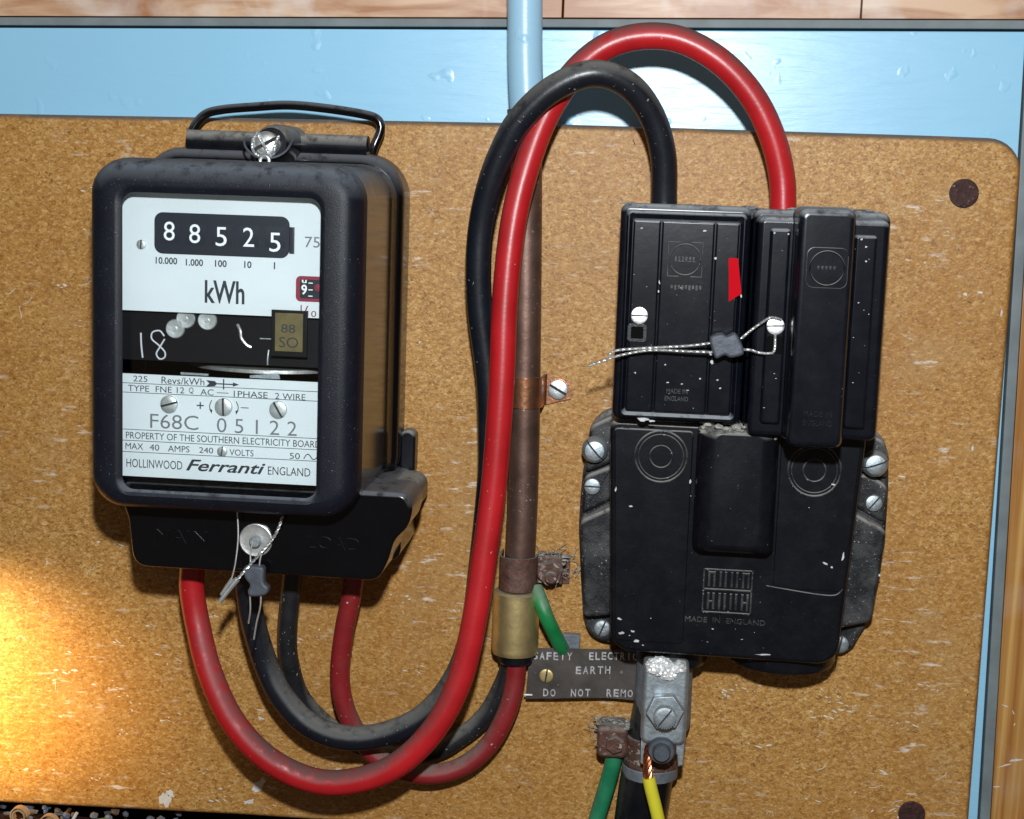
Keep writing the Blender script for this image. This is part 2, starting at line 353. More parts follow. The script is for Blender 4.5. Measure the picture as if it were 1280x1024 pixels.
def inset(o, d):
    if abs(d) < 1e-9: return list(o)
    n = len(o); area = sum(o[i][0] * o[(i + 1) % n][1] - o[(i + 1) % n][0] * o[i][1] for i in range(n)); sg = 1 if area > 0 else -1
    res = []
    for i in range(n):
        p, q, r = Vector(o[i - 1]), Vector(o[i]), Vector(o[(i + 1) % n])
        a = (q - p).normalized(); b = (r - q).normalized()
        na = Vector((-a.y, a.x)) * sg; nb = Vector((-b.y, b.x)) * sg
        m = na + nb
        m = m / max(.35, m.dot(na)) if m.length > 1e-6 else na
        res.append(tuple(q + m * d))
    for _ in range(6):                      # collapse edges that turned round, so tight corners never fold over
        bad = False
        for i in range(n):
            j = (i + 1) % n
            e0 = Vector(o[j]) - Vector(o[i]); e1 = Vector(res[j]) - Vector(res[i])
            if e0.length > 1e-9 and e1.dot(e0) < -1e-12:
                c = (Vector(res[i]) + Vector(res[j])) * .5; res[i] = res[j] = tuple(c); bad = True
        if not bad: break
    return res
def smooth_outline(pts, sub=5):
    n = len(pts); out = []
    P = [Vector((*p, 0)) for p in pts]
    for i in range(n):
        p0, p1, p2, p3 = P[i - 1], P[i], P[(i + 1) % n], P[(i + 2) % n]
        for k in range(sub):
            t = k / sub
            v = .5 * ((2 * p1) + (p2 - p0) * t + (2 * p0 - 5 * p1 + 4 * p2 - p3) * t * t + (3 * p1 - p0 - 3 * p2 + p3) * t ** 3)
            out.append((v.x, v.y))
    return out
def roundpoly(pts, r, seg=4):
    out = []; n = len(pts)
    for i in range(n):
        p, q, t = Vector(pts[i - 1]), Vector(pts[i]), Vector(pts[(i + 1) % n])
        d = min(r, (p - q).length * .45, (t - q).length * .45)
        a = q + (p - q).normalized() * d; b = q + (t - q).normalized() * d
        for k in range(seg + 1):
            f = k / seg; out.append(tuple(a * (1 - f) ** 2 + q * 2 * f * (1 - f) + b * f * f))
    return out
def thing(name, label, cat, base, group=None):
    o = bpy.data.objects.new(name, None); C.objects.link(o); o.location = V(*base); BASE[o.name] = V(*base)
    o.empty_display_size = .01; tag(o, label, cat, group); return o
def tag(o, label, cat, group=None):
    o['label'] = label; o['category'] = cat
    if group: o['group'] = group
    return o
def text(name, s, x0, x1, zc, H, h, m, parent, extr=.0, bold=.0, shear=0.0, rot=0.0, bev=0.0):
    """lettering fitted to the width x0..x1 and the height H about zc, lying at height h"""
    cu = bpy.data.curves.new(name, 'FONT'); cu.body = s; cu.offset = bold; cu.shear = shear; cu.resolution_u = 3
    t = bpy.data.objects.new(name, cu); C.objects.link(t)
    dg = bpy.context.evaluated_depsgraph_get(); me0 = bpy.data.meshes.new_from_object(t.evaluated_get(dg))
    vs_ = [v.co.copy() for v in me0.vertices]; fs = [list(p.vertices) for p in me0.polygons]
    bpy.data.objects.remove(t); bpy.data.curves.remove(cu); bpy.data.meshes.remove(me0)
    ax, bx = min(v.x for v in vs_), max(v.x for v in vs_); ay, by = min(v.y for v in vs_), max(v.y for v in vs_)
    b = B(); ca, sa = math.cos(rot), math.sin(rot); xc = (x0 + x1) / 2
    nv = []
    for v in vs_:
        x = (x0 - xc) + (v.x - ax) / (bx - ax) * (x1 - x0); z = ((v.y - ay) / (by - ay) - .5) * H
        nv.append(b.bm.verts.new(V(xc + x * ca - z * sa, zc + x * sa + z * ca, h)))
    for f in fs:
        try: b.bm.faces.new([nv[i] for i in f])
        except ValueError: pass
    if extr:
        bmesh.ops.remove_doubles(b.bm, verts=b.bm.verts[:], dist=1e-6)
        g = bmesh.ops.extrude_face_region(b.bm, geom=b.bm.faces[:])
        bmesh.ops.translate(b.bm, verts=[e for e in g['geom'] if isinstance(e, bmesh.types.BMVert)], vec=Vector((0, -extr * .001, 0)))
    return b.build(name, m, parent, smooth=30 if extr else 0)

# ------------------------------------------------------------------ the setting
B().box(-600, 600, -420, 420, -44, -40).build('wall', M['dark'], kind='structure')  # backing coloured near-black, so gaps round the panel look deeply shaded
def topline(x): return 173.3 + (x + 257.2) * (183.2 - 173.3) / 483.4
def sideline(z): return 231.1 + (5.6 - z) * (234.8 - 231.1) / 199.3
B().prism([(-420, -206), (sideline(-206) - .7, -206), (sideline(181.5) - .7, topline(228) - .9), (-420, topline(-420) - .9)], -30, -18, .8, 2).build(
    'painted_panel', M['blue'], kind='structure')
t = B().prism([(-420, topline(-420)), (240, topline(240)), (240, topline(240) + 4.0), (-420, topline(-420) + 3.8)], -30, -16.5, .6, 2).build('trim_strip', M['grey_trim'])
tag(t, 'thin grey trim strip running level along the top of the pale blue panel', 'trim')
t = B().prism([(sideline(-330), -330), (sideline(-330) + 5.0, -330), (sideline(182) + 4.6, 182), (sideline(182), 182)], -30, -16.5, .6, 2).build('trim_strip', M['grey_trim'])
tag(t, 'thin grey trim strip running upright between blue panel and varnished pine', 'trim')
for x0, x1, lab in ((-420, 15.2, 'pale pine plank above the meter, left of the upright blue pipe and its joint'), (16.0, 152.6, 'pale pine plank above the red cable arch, between two butt joints'), (153.3, 420, 'pale pine plank above the chipboard corner with the rusty screw head')):
    p = B().prism([(x0, topline(x0) + 4.6), (x1, topline(x1) + 4.6), (x1, topline(x1) + 70), (x0, topline(x0) + 70)], -38, -19, .5, 2).build('pine_plank', M['pine_top'])
    tag(p, lab, 'plank', 'pine planks above the blue panel')
p = B().prism([(sideline(-330) + 5.8, -330), (330, -330), (330, 181), (sideline(181) + 5.4, 181)], -38, -19, .5, 2).build('pine_board', M['pine_side'])
tag(p, 'varnished orange pine board with upright grain beside the chipboard', 'board')
# white scuffs on the varnished board
b = B()
for X, Z, a, bb, an in ((243, -136, 2.6, .5, -.3), (247, -139, 1.6, .4, -1.0), (245, -166, 4.5, .5, .35), (250, -163, 4, .9, .2), (242, -177, 2.2, .4, .1), (248, -145, 1.0, .3, 1.2)):
    b.fleck(X, Z, -19.05, a, bb, an, 9, .1)
b.build('paint_fleck', M['milk'], p, kind='stuff')

# ------------------------------------------------------------------ chipboard backboard
board = None
o = [(-340, 129.4), (-340, -217)]
o += [(-254, -214.8), (-129, -212), (60, -211), (214, -210)] + [(214 + 12 * math.sin(a), -198 - 12 * math.cos(a)) for a in [math.pi / 2 * k / 6 for k in range(1, 7)]]
R = 15
o += [(226 - R + R * math.cos(a), 133.4 - R + R * math.sin(a)) for a in [math.pi / 2 * k / 8 for k in range(9)]]
o += [(190, 133.6), (-4.6, 133.6), (-250, 130.6)]
board = B().prism(o, -17.9, 0, 3.0, 5).build('chipboard_backboard', M['chip'], base=(0, -211, 0))
tag(board, 'scuffed tan chipboard panel carrying the meter, fuses and cables', 'backboard')
for X, Z, r in ((201.5, 108.3, 6.6), (198.9, -186.2, 6.4)):
    B().lathe(X, Z, [(r, -.5), (r, .3), (r * .85, .7), (r * .35, .35), (.3, .3)]).build('screw_head', M['rustspot'], board)
# paint flecks and milky scuffs, raised a hair off the board
b = B()
for k in range(80):
    q = random.random()
    if q < .5: X0, Z0 = random.uniform(-250, -15), random.uniform(-205, -72)
    elif q < .75: X0, Z0 = random.uniform(95, 218), random.uniform(-192, -110)
    elif q < .87: X0, Z0 = random.uniform(-255, -182), random.uniform(-70, 120)
    else: X0, Z0 = random.uniform(-45, 218), random.uniform(-190, 120)
    an = random.gauss(-.12, .2); sp_ = random.uniform(2, 9)
    for j in range(random.randint(1, 6)):
        X, Z = X0 + random.gauss(0, sp_), Z0 + random.gauss(0, sp_ * .35)
        b.fleck(X, Z, .0, random.uniform(.4, 2.6) * random.random() + .3, random.uniform(.12, .55), an + random.gauss(0, .25), 9, .06)
for X, Z, a, bb, an in ((-168, -206, 3.4, 4.2, .2), (-165.5, -203, 2.0, 2.4, .6), (-120, -195, 4.5, 2.6, .9), (-125, -204, 3.0, 1.4, .3), (-114, -188, 3, 1.2, 1.0), (214, -8, .5, 1.7, .0), (205.5, 63, 1.0, .9, 0), (222.2, 55, .6, 1.8, 0), (212, 64, 1.9, .6, -.2), (-45, 30, .6, .6, 0)):
    b.fleck(X, Z, .0, a, bb, an, 14, .08)
b.build('paint_fleck', M['milk'], board, kind='stuff')
# curly milky scratches
b = B()
for k in range(26):
    X, Z = random.choice([(random.uniform(-250, -150), random.uniform(-150, -90)), (random.uniform(-110, 0), random.uniform(-205, -75)), (random.uniform(130, 220), random.uniform(-195, -120)), (random.uniform(-255, -185), random.uniform(20, 70))])
    n = 4; a = random.gauss(0, .4); pts = [(X, Z, .03)]
    for j in range(n): a += random.gauss(0, .6); X += 1.6 * math.cos(a); Z += 1.6 * math.sin(a); pts.append((X, Z, .03))
    b.tube(pts, .16, 4, 3)
b.build('scratch', M['milk'], board, kind='stuff')
b = B()
for k in range(70):
    X, Z = random.uniform(-250, 220), random.uniform(-195, 128); a = random.uniform(0, 6.3); L_ = random.uniform(.5, 1.8)
    b.fleck(X, Z, .0, L_, random.uniform(.12, .3), a, 6, .05)
b.build('dark_chip', M['rustspot'], board, kind='stuff')

# ------------------------------------------------------------------ ledge with debris under the board
B().box(-420, 300, -232, -226, -17, 60, .5).build('ledge', M['rustspot'], kind='structure')
def curl(X, Z, h, r, turns, wd, lab):
    b = B(); lp = []
    n = int(28 * turns)
    for k in range(n + 1):
        a = 2 * math.pi * turns * k / n; rr = r * (1 - .45 * k / n)
        x, z = X + rr * math.cos(a), Z + rr * math.sin(a)
        nx, nz = math.cos(a) * .25, math.sin(a) * .25
        lp.append([(x + nx, z + nz, h + .8 * k / n), (x + nx, z + nz, h + wd + .8 * k / n), (x - nx, z - nz, h + wd + .8 * k / n), (x - nx, z - nz, h + .8 * k / n)])
    b.loft(lp); tag(b.build('wood_shaving', M['shaving'], base=(X, Z - r, h)), lab, 'shaving', 'shavings on the ledge')
curl(-238, -213.6, 12, 4.6, 1.6, 3.5, 'curled pale wood shaving resting on the ledge, farther from the cables')
curl(-223, -217.0, 12, 5.0, 1.3, 3.0, 'curled pale wood shaving resting on the ledge beside the white splinter')
tag(B().tube([(-216, -224, 14), (-209, -211, 12)], .8, 6, 2).build('splinter', M['flake'], base=(-216, -226, 14)), 'white splinter leaning against the bottom edge of the chipboard', 'splinter')
b = B()
def lump(b, X, Z, h, sx, sz, sh, seed, n=2, amp=.25):
    r = random.Random(seed); bm2 = bmesh.new(); bmesh.ops.create_icosphere(bm2, subdivisions=n, radius=1)
    mp = {}
    for v in bm2.verts:
        k = 1 + r.uniform(-amp, amp); mp[v] = b.bm.verts.new(V(X + v.co.x * sx * k, Z + v.co.z * sz * k, h + v.co.y * sh * k))
    for f in bm2.faces: b.bm.faces.new([mp[v] for v in f.verts])
    bm2.free(); return b
for k in range(38): lump(b, random.uniform(-262, -165), random.uniform(-223, -216.5), random.uniform(-13, 6), random.uniform(1, 3.2), random.uniform(1, 2.2), random.uniform(1, 3), k, 1)
o = b.build('debris', M['crumb'], kind='stuff', smooth=0); o['label'] = 'loose blue grey crumbs heaped on the ledge under the board'; o['category'] = 'debris'
tag(lump(B(), -194, -215.6, 13, 8, 3.0, 4, 99, 2, .15).build('green_scrap', M['green'], base=(-194, -219, 13)), 'green plastic scrap lying on the ledge', 'scrap')

# ------------------------------------------------------------------ conduit pipe with clip, earth clamp and brass bush
HP = 12
pipe = thing('conduit_pipe', 'upright tarnished copper pipe painted pale blue above the board', 'pipe', (7, -120, 0))
B().tube([(1.2, 139.5, HP), (3.9, 110, HP), (7.4, -20, HP), (7.0, -86, HP)], 7.2, 28, 10).build('pipe_tube', M['copperpipe'], pipe)
B().tube([(-1.5, 240, HP), (.4, 190, HP), (1.6, 160, HP), (3.4, 137.5, HP)], 7.9, 28, 10).build('painted_tube', M['bluepipe'], pipe)
# brass bush
B().lathe(6.2, 0, [(1, 0), (1, 1)], 4).bm.free()
def vcyl(b, X, h, prof, n=32):
    return b.loft([[(X + r * math.cos(a), z, h + r * math.sin(a)) for a in [2 * math.pi * k / n for k in range(n)]] for r, z in prof])
bush = vcyl(B(), 6.4, 13, [(10.0, -84), (11.1, -85), (11.2, -112), (10.6, -114.5), (8.0, -114.6)]).build('brass_bush', M['brass'], pipe)
vcyl(B(), 6.8, 13, [(8.2, -114), (8.2, -118.4), (7.2, -119.4), (5, -119.4)]).build('bush_ring', M['bake2'], bush)
clip = thing('pipe_clip', 'bright copper saddle clip screwed beside the pipe half way up', 'clip', (18, 3, 0))
def saddle(b, X, h, r, z0, z1, ear, bend):
    pts = [(X - r, 0)] + [(X + r * math.cos(a), h + r * math.sin(a)) for a in [math.pi - math.pi * k / 14 for k in range(15)]] + [(X + r + .5, 2.2), (X + r + 2, .9), (X + ear, .9)]
    th = .9; out = []
    for i, (x, hh) in enumerate(pts):
        p = Vector(pts[max(i - 1, 0)]); q = Vector(pts[min(i + 1, len(pts) - 1)]); t = (q - p).normalized(); nn = Vector((-t.y, t.x))
        out.append(((x, hh), (x + nn.x * th, hh + nn.y * th)))
    zz = [(z0, z1)] * len(out)
    lps = []
    for i, ((a, c)) in enumerate(out):
        e0, e1 = (z0, z1)
        if i == len(out) - 1: e0, e1 = z0 + bend, z1 - bend
        lps.append([(a[0], e0, a[1]), (c[0], e0, c[1]), (c[0], e1, c[1]), (a[0], e1, a[1])])
    return b.loft(lps)
saddle(B(), 6.7, HP, 7.5, 3.4, 17.8, 21, 3.2).build('saddle', M['clipcopper'], clip)
B().slot_screw(21.6, 10.9, 1.7, 4.7, 2.4, -.5, .13).build('screw', M['zinc'], clip)
ec = thing('earth_clamp', 'rusty brown earth clamp with a bolted ear around the pipe', 'clamp', (14, -82, 0))
saddle(B(), 6.6, 12.6, 8.0, -83.4, -67.4, 24, 1.0).build('strap', M['rust'], ec)
b = B().box(14.5, 27.5, -81.5, -68.5, 4, 8.5, .8); b.build('ear', M['rust'], ec)
B().hexnut(21.8, -75.4, 6.2, 8.4, 13, .3).build('nut', M['rust'], ec)
B().lathe(22.6, -76.2, [(3.0, 13), (3.0, 17), (2.4, 17.6)], 18).build('bolt', M['rust'], ec)
b = B()
for k in range(60):
    a = random.uniform(0, 6.28); r = random.uniform(5, 11.5); X, Z = 24 + r * math.cos(a) * 1.0, -72.5 + r * math.sin(a) * .75; h = random.uniform(3, 9)
    b.tube([(X, Z, h), (X + random.gauss(0, 1.5), Z + random.gauss(0, 1.5), h + random.gauss(0, .7)), (X + random.gauss(0, 2), Z + random.gauss(0, 2), h + random.gauss(0, 1))], .14, 4, 2)
for k in range(16): lump(b, random.uniform(16, 31), random.uniform(-71.5, -67.5), random.uniform(5, 9), 1.4, .8, 1.2, k, 1, .4)
b.build('dust_fluff', M['fluff'], ec, kind='stuff')

# ------------------------------------------------------------------ cables
RED = [(-142.2, -62, 40), (-142.6, -74, 39), (-142.8, -86, 39), (-139.7, -102.0, 40), (-132.3, -123.1, 45), (-120.1, -143.7, 50), (-104.3, -159.1, 52), (-85.4, -168.2, 52), (-66.7, -169.1, 52), (-44.6, -160.6, 52), (-26.6, -142.2, 52), (-14.8, -117.6, 50), (-9.0, -88.0, 48), (-5.8, -58.7, 46), (-2.8, -26.0, 44), (-1.2, 17.2, 42), (-1.2, 52.7, 40), (0.7, 84.4, 38), (5.0, 109.0, 36), (12.7, 133.7, 33), (24.0, 153.2, 30), (37.4, 165.7, 28), (52.9, 170.9, 28), (70.4, 170.0, 28), (88.2, 161.2, 28), (102.8, 147.0, 27), (112.5, 130.1, 26), (117.8, 113.0, 25), (119.3, 98.3, 25), (119.7, 90.0, 25)]
BLK = [(-117.6, -60, 40), (-117, -74, 39), (-116.1, -87, 38), (-114.2, -101.6, 36), (-108.7, -121.1, 34), (-100.9, -136.2, 34), (-88.0, -149.0, 34), (-70.7, -154.5, 34), (-51.9, -152.0, 33), (-33.4, -142.1, 32), (-19.8, -124.4, 30), (-12.5, -101.4, 28), (-9.3, -67.3, 26), (-6.8, -29.5, 26), (-7.2, -7.2, 26), (-9.1, 18.6, 26), (-13.5, 47.8, 28), (-14.7, 69.4, 30), (-13.6, 87.3, 32), (-9.8, 105.0, 36), (-4.6, 119.1, 39), (2.9, 132.9, 42), (16.5, 146.1, 44), (33.4, 153.3, 44), (48.9, 149.3, 40), (59.8, 136.7, 34), (65.5, 119.9, 29), (66.8, 100.7, 25), (67.3, 90, 25)]
TR = [(-68.0, -60, 30), (-68.3, -74, 29), (-69.8, -87.7, 28), (-73.5, -106.1, 25), (-75.7, -126.7, 22), (-73.9, -143.0, 20), (-68.1, -157.3, 18), (-58.2, -168.6, 18), (-46.3, -174.6, 18), (-30.8, -175.9, 18), (-15.7, -171.2, 16), (-3.8, -159.9, 15), (4.1, -143.5, 15), (7.3, -127.8, 14), (7.6, -112, 14)]
TB = [(-97.2, -60, 30), (-97.4, -74, 30), (-98.8, -87.4, 28), (-100.8, -107.8, 25), (-100.6, -125.0, 20), (-95.7, -144.9, 13), (-80.2, -162.1, 7), (-56.3, -172.2, 6), (-32.7, -169.3, 6), (-19.2, -161.1, 6), (-7.5, -149.8, 6), (0.3, -134.5, 7), (4.2, -121.9, 9), (4.8, -112, 11)]
def cable(pts, r, m, lab, base):
    c = B().tube(pts, r, 20, 8).build('cable', m, base=base, smooth=50); return tag(c, lab, 'cable')
cable(RED, 5.85, M['red'], 'thick red cable looping from meter terminal up to the fuse carrier', RED[0])
cable(BLK, 5.85, M['black'], 'thick black cable looping from meter terminal up to the fuse boxes', BLK[0])
cable(TR, 4.7, M['red2'], 'thinner dull red cable from the meter into the brass bush', TR[0])
cable(TB, 4.7, M['black2'], 'thinner dusty black cable from the meter into the brass bush', TB[0])
cable([(15.5, -83, 13), (18.5, -88, 18), (22.0, -96, 19), (26.5, -107, 13), (29.5, -115, 6)], 3.5, M['green'], 'short green earth wire beside the brass bush', (29.5, -115, 6))
# ------------------------------------------------------------------ electricity meter
mt = thing('electricity_meter', 'black cased electricity meter with white dial and five digit register', 'meter', (-112.5, -67, 0))
def rl(d, h, x0=-170, x1=-55, z0=-37, z1=110.5, r=15): return [(x, z, h) for x, z in rrect(x0 + d, x1 - d, z0 + d, z1 - d, max(1, r - d), 8)]
fl = dict(x0=-174.5, x1=-51.0, z0=-42, z1=117.2, r=20)
B().loft([rl(1.5, .2, **fl), rl(0, 2, **fl), rl(0, 17, **fl), rl(.8, 19.5, **fl), rl(2.6, 21.2, **fl), rl(5, 22, **fl)]).build('base_flange', M['bake'], mt)
B().loft([rl(-1.5, 21.9), rl(-.2, 25), rl(0, 30), rl(.3, 86)], False, False).build('cover', M['bake'], mt)
win = dict(x0=-154.4, x1=-71.6, z0=-27.5, z1=96.4, r=5)
fr = B().loft([rl(1.0, 85.5), rl(-.1, 86.2), rl(.3, 91), rl(1.2, 95), rl(3.0, 98), rl(5.6, 99.7), rl(8.5, 100.2), rl(0, 100.4, x0=-157.5, x1=-69.3, z0=-30, z1=99.5, r=7), rl(0, 99.9, x0=-156, x1=-70.8, z0=-28.5, z1=98, r=6), rl(0, 98.8, **win), rl(-2.5, 92.6, **win), rl(-5.5, 90.6, **win)], False, False).build('front_frame', M['case'], mt)
B().loft([rl(-2.2, 93.0, **win), rl(-2.2, 93.8, **win)]).build('glass_pane', M['glass'], mt)
# dial plates
up_ = B().prism(rrect(-161, -68, 46.9, 101, 0), 87, 88, 0).build('dial_plate', M['white'], mt, smooth=0)
lo_ = B().prism(rrect(-161, -68, -24.1, 20.0, 0), 87, 88, 0).build('rating_plate', M['white'], mt, smooth=0)
B().prism(rrect(-161, -68, 25.6, 46.7, 0), 83, 84, 0).build('inner_plate', M['inner'], mt, smooth=0)
# register
B().prism(rrect(-144.5, -87.0, 71.2, 88.4, 3.6), 88, 88.25, .1, 1).build('register_window', M['regblack'], mt)
for s, X, Z in (('8', -138.0, 80.7), ('8', -127.1, 80.0), ('5', -115.8, 79.2), ('2', -104.2, 79.4), ('5', -93.0, 77.7)):
    bb = B()
    lps = []
    for k in range(9):
        a = math.radians(-50 + 100 * k / 8); z = 79.8 + 6.2 * math.sin(a) / math.sin(math.radians(50)); hh = 88.05 + 1.0 * (math.cos(a) - math.cos(math.radians(50)))
        lps.append([(X - 4.1, z, hh - .3), (X + 4.3, z, hh - .3), (X + 4.3, z, hh), (X - 4.1, z, hh)])
    dr = bb.loft(lps).build('register_drum', M['regblack'], mt)
    text('digit', s, X - 2.35, X + 2.35, Z, 7.9, 88.52, M['whiteink'], dr, bold=.0)
B().box(-87.0, -84.9, 73.2, 84.2, 88, 88.6, .3).build('drum_edge', M['regblack'], mt)
for s, X, wd in (('10.000', -139.3, 9.3), ('1.000', -127.3, 7.4), ('100', -116, 5.0), ('10', -104.5, 3.1), ('1', -93.2, .55)):
    text('lettering', s, X - wd / 2, X + wd / 2, 68.0 + (.3 if X < -130 else 0), 2.9, 88.06, M['ink'], up_, bold=.02)
text('lettering', 'kWh', -122.8, -105.8, 56.1, 9.6, 88.06, M['ink'], up_, bold=.02)
text('lettering', '75', -80.5, -74.2, 78.3, 4.4, 88.06, M['greyink'], up_)
text('lettering', '1', -81.9, -81.4, 50.9, 2.5, 88.06, M['redink'], up_); text('lettering', '/', -80.8, -78.6, 49.9, 4.0, 88.06, M['redink'], up_); text('lettering', '10', -79.0, -75.2, 48.6, 2.6, 88.06, M['redink'], up_)
B().slot_screw(-150.0, 74.7, 88, 2.0, 1.1, 1.5, .16).build('screw', M['zinc'], mt)
# tenths window, red surround
tw = B().prism(rrect(-84.0, -71.5, 53.6, 64.2, 2.0), 88, 88.2, .08, 1).build('tenths_window', M['redink'], mt)
B().prism(rrect(-82.2, -71.5, 55.0, 62.8, .8), 88.15, 88.4, .05, 1).build('tenths_drum', M['regblack'], tw)
text('digit', '9', -81.6, -79.2, 58.6, 4.2, 88.46, M['whiteink'], tw, bold=.02); text('digit', 'u', -81.4, -79.4, 62.0, 1.3, 88.46, M['whiteink'], tw, bold=.02)
b = B()
for z in (56.0, 58.6, 61.4): b.box(-78.6, -76.8, z - .2, z + .2, 88.4, 88.46)
b.build('graduation', M['whiteink'], tw, smooth=0)
B().lathe(-74.6, 59.6, [(1.5, 88.3), (1.5, 88.6), (.2, 88.7)], 16).build('red_dot', M['redink'], tw)
# mechanism between the plates
for X, Z in ((-136.5, 39.6), (-132.0, 44.0), (-122.6, 43.7)):
    B().lathe(X, Z, [(4.1, 84), (4.1, 85), (3.7, 85.4), (1.0, 85.2), (.9, 86), (.2, 86)], 24).build('rivet', M['zinc'], mt)
b = B(); n = 60
b.loft([[(-102 + r * math.cos(a), z, 46 + r * math.sin(a)) for a in [2 * math.pi * k / n for k in range(n)]] for r, z in ((38.4, 21.8), (39, 22.2), (39, 23.6), (38.4, 24.0))])
b.build('rotor_disc', M['steel'], mt)
B().tube([(-151.6, 37.2, 84.3), (-151.4, 32, 84.3), (-150.8, 26.6, 84.3)], .38, 6, 6).build('pencil_mark', M['chalk'], mt)
B().tube([(-141.4, 36.2, 84.3), (-143.4, 38.4, 84.3), (-146.5, 37.6, 84.3), (-146.8, 34.8, 84.3), (-144.0, 32.4, 84.3), (-141.2, 29.6, 84.3), (-141.2, 27.2, 84.3), (-143.4, 26.4, 84.3), (-144.8, 28.6, 84.3), (-143.2, 31.6, 84.3), (-141.2, 35.0, 84.3)], .36, 6, 6).build('pencil_mark', M['chalk'], mt)
B().tube([(-109.5, 42.5, 85), (-108, 40, 86), (-107.5, 37, 86), (-105.4, 34.2, 85.5), (-103.5, 33.2, 85)], .7, 8, 6).build('spring', M['steel'], mt)
B().tube([(-96, 32.4, 85), (-96.3, 29, 85.3), (-96.4, 26, 85)], .35, 8, 4).build('spring', M['zinc'], mt)
B().box(-100, -94, 36.8, 37.2, 84, 84.6).build('pin', M['zinc2'], mt)
tg = B().box(-93.9, -78.6, 30.4, 49.8, 88.3, 89.6, .3).build('maker_tag', M['inner'], mt)
B().box(-92.2, -80.4, 32.6, 48.6, 89.55, 89.8, .1).build('tag_face', M['tag'], tg)
text('lettering', '88', -89.6, -83.6, 42.2, 3.6, 89.84, M['ink'], tg); text('lettering', 'SO', -90.4, -82.2, 36.4, 4.4, 89.84, M['ink'], tg)
B().prism([(-134, 20.2), (-122, 20.2), (-122, 21.0), (-134, 21.2)], 84, 85, 0).build('bracket', M['zinc2'], mt, smooth=0)
B().prism([(-104, 20.2), (-91, 20.2), (-91.6, 22.6), (-104, 21.2)], 84, 85, 0).build('bracket', M['zinc2'], mt, smooth=0)
# rating plate lines and lettering
b = B()
for z in (16.0, 12.0, -3.9, -8.7, -13.6): b.box(-161, -68, z - .13, z + .13, 88, 88.05)
b.build('ruled_line', M['ink'], lo_, smooth=0)
def lt(s, x0, x1, z, H, m='ink', **k):
    k.setdefault('bold', .0); text('lettering', s, x0, x1, z, H, 88.06, M[m], lo_, **k)
lt('225', -153.6, -147.4, 18.0, 2.5); lt('Revs/kWh', -141.3, -122.7, 17.9, 3.0)
B().box(-120, -108.6, 17.15, 17.65, 88, 88.07).build('arrow', M['ink'], lo_, smooth=0)
for pts in ([(-121.9, 18.7), (-118.2, 18.5), (-117.2, 17.4), (-118.2, 16.3), (-121.9, 16.1), (-120.6, 17.4)], [(-110.4, 18.3), (-107.7, 17.4), (-110.4, 16.5)], [(-114.65, 19.6), (-114.15, 19.6), (-114.15, 15.1), (-114.65, 15.1)]):
    B().loft([[(x, z, 88.0) for x, z in pts], [(x, z, 88.09) for x, z in pts]]).build('arrow', M['ink'], lo_, smooth=0)
lt('TYPE  FNE 12', -155.9, -131.4, 13.9, 2.6); lt('Q', -129.4, -127.4, 13.9, 2.8); lt('AC', -124.4, -118.7, 13.6, 2.6); lt('—', -117.3, -112.2, 13.6, .28); lt('1PHASE', -110.0, -95.4, 13.5, 2.6); lt('2 WIRE', -92.2, -79.2, 13.4, 2.6)
lt('F68C', -146.2, -125.2, .2, 6.2, 'greyink', bold=-.004); lt('0 5 1 2 2', -117.2, -82.7, -.2, 6.2, 'greyink', bold=-.004)
lt('PROPERTY OF THE SOUTHERN ELECTRICITY BOARD', -156.8, -72.4, -6.4, 2.9)
lt('MAX', -157, -149.2, -11.1, 2.7); lt('40', -146.4, -142.2, -11.2, 2.7); lt('AMPS', -138.4, -129.0, -11.3, 2.7); lt('240', -124.8, -118.7, -11.3, 2.5); lt('VOLTS', -111.6, -101.2, -11.6, 2.7); lt('50', -85.6, -81.2, -11.8, 2.6)
B().tube([(-79.5, -12.8, 88.06), (-78.4, -11.0, 88.06), (-77.2, -11.0, 88.06), (-76, -12.6, 88.06), (-74.8, -12.8, 88.06), (-73.4, -11.2, 88.06)], .2, 5, 5).build('lettering', M['ink'], lo_)
lt('HOLLINWOOD', -156.6, -132.1, -18.4, 3.7); lt('Ferranti', -130.5, -96.0, -18.0, 5.0, bold=.017, shear=.35); lt('ENGLAND', -94.9, -76.6, -18.6, 3.6)
lt('+', -126, -122.9, 7.8, 3.0); lt('—', -106.9, -103.5, 7.7, .35)
for sg in (-1, 1):
    B().tube([(-114.2 + sg * 5.3, 10.3, 88.06), (-114.2 + sg * 6.2, 7.8, 88.06), (-114.2 + sg * 5.6, 5.4, 88.06)], .18, 5, 4).build('lettering', M['ink'], lo_)
    p = [(-114.2 + sg * 6.4, 6.6), (-114.2 + sg * 5.0, 6.2), (-114.2 + sg * 5.3, 4.6)]
    B().loft([[(x, z, 88.0) for x, z in p], [(x, z, 88.09) for x, z in p]]).build('arrow', M['ink'], lo_, smooth=0)
for X, Z, r, a in ((-137.8, 7.8, 3.8, .3), (-114.2, 7.7, 3.8, 1.6), (-90.7, 7.7, 3.8, 2.1), (-114.7, -11.4, 2.2, 1.4)):
    B().slot_screw(X, Z, 88, r, 1.5 if r > 3 else 1.0, a, .12, .5).build('screw', M['zinc'], mt)
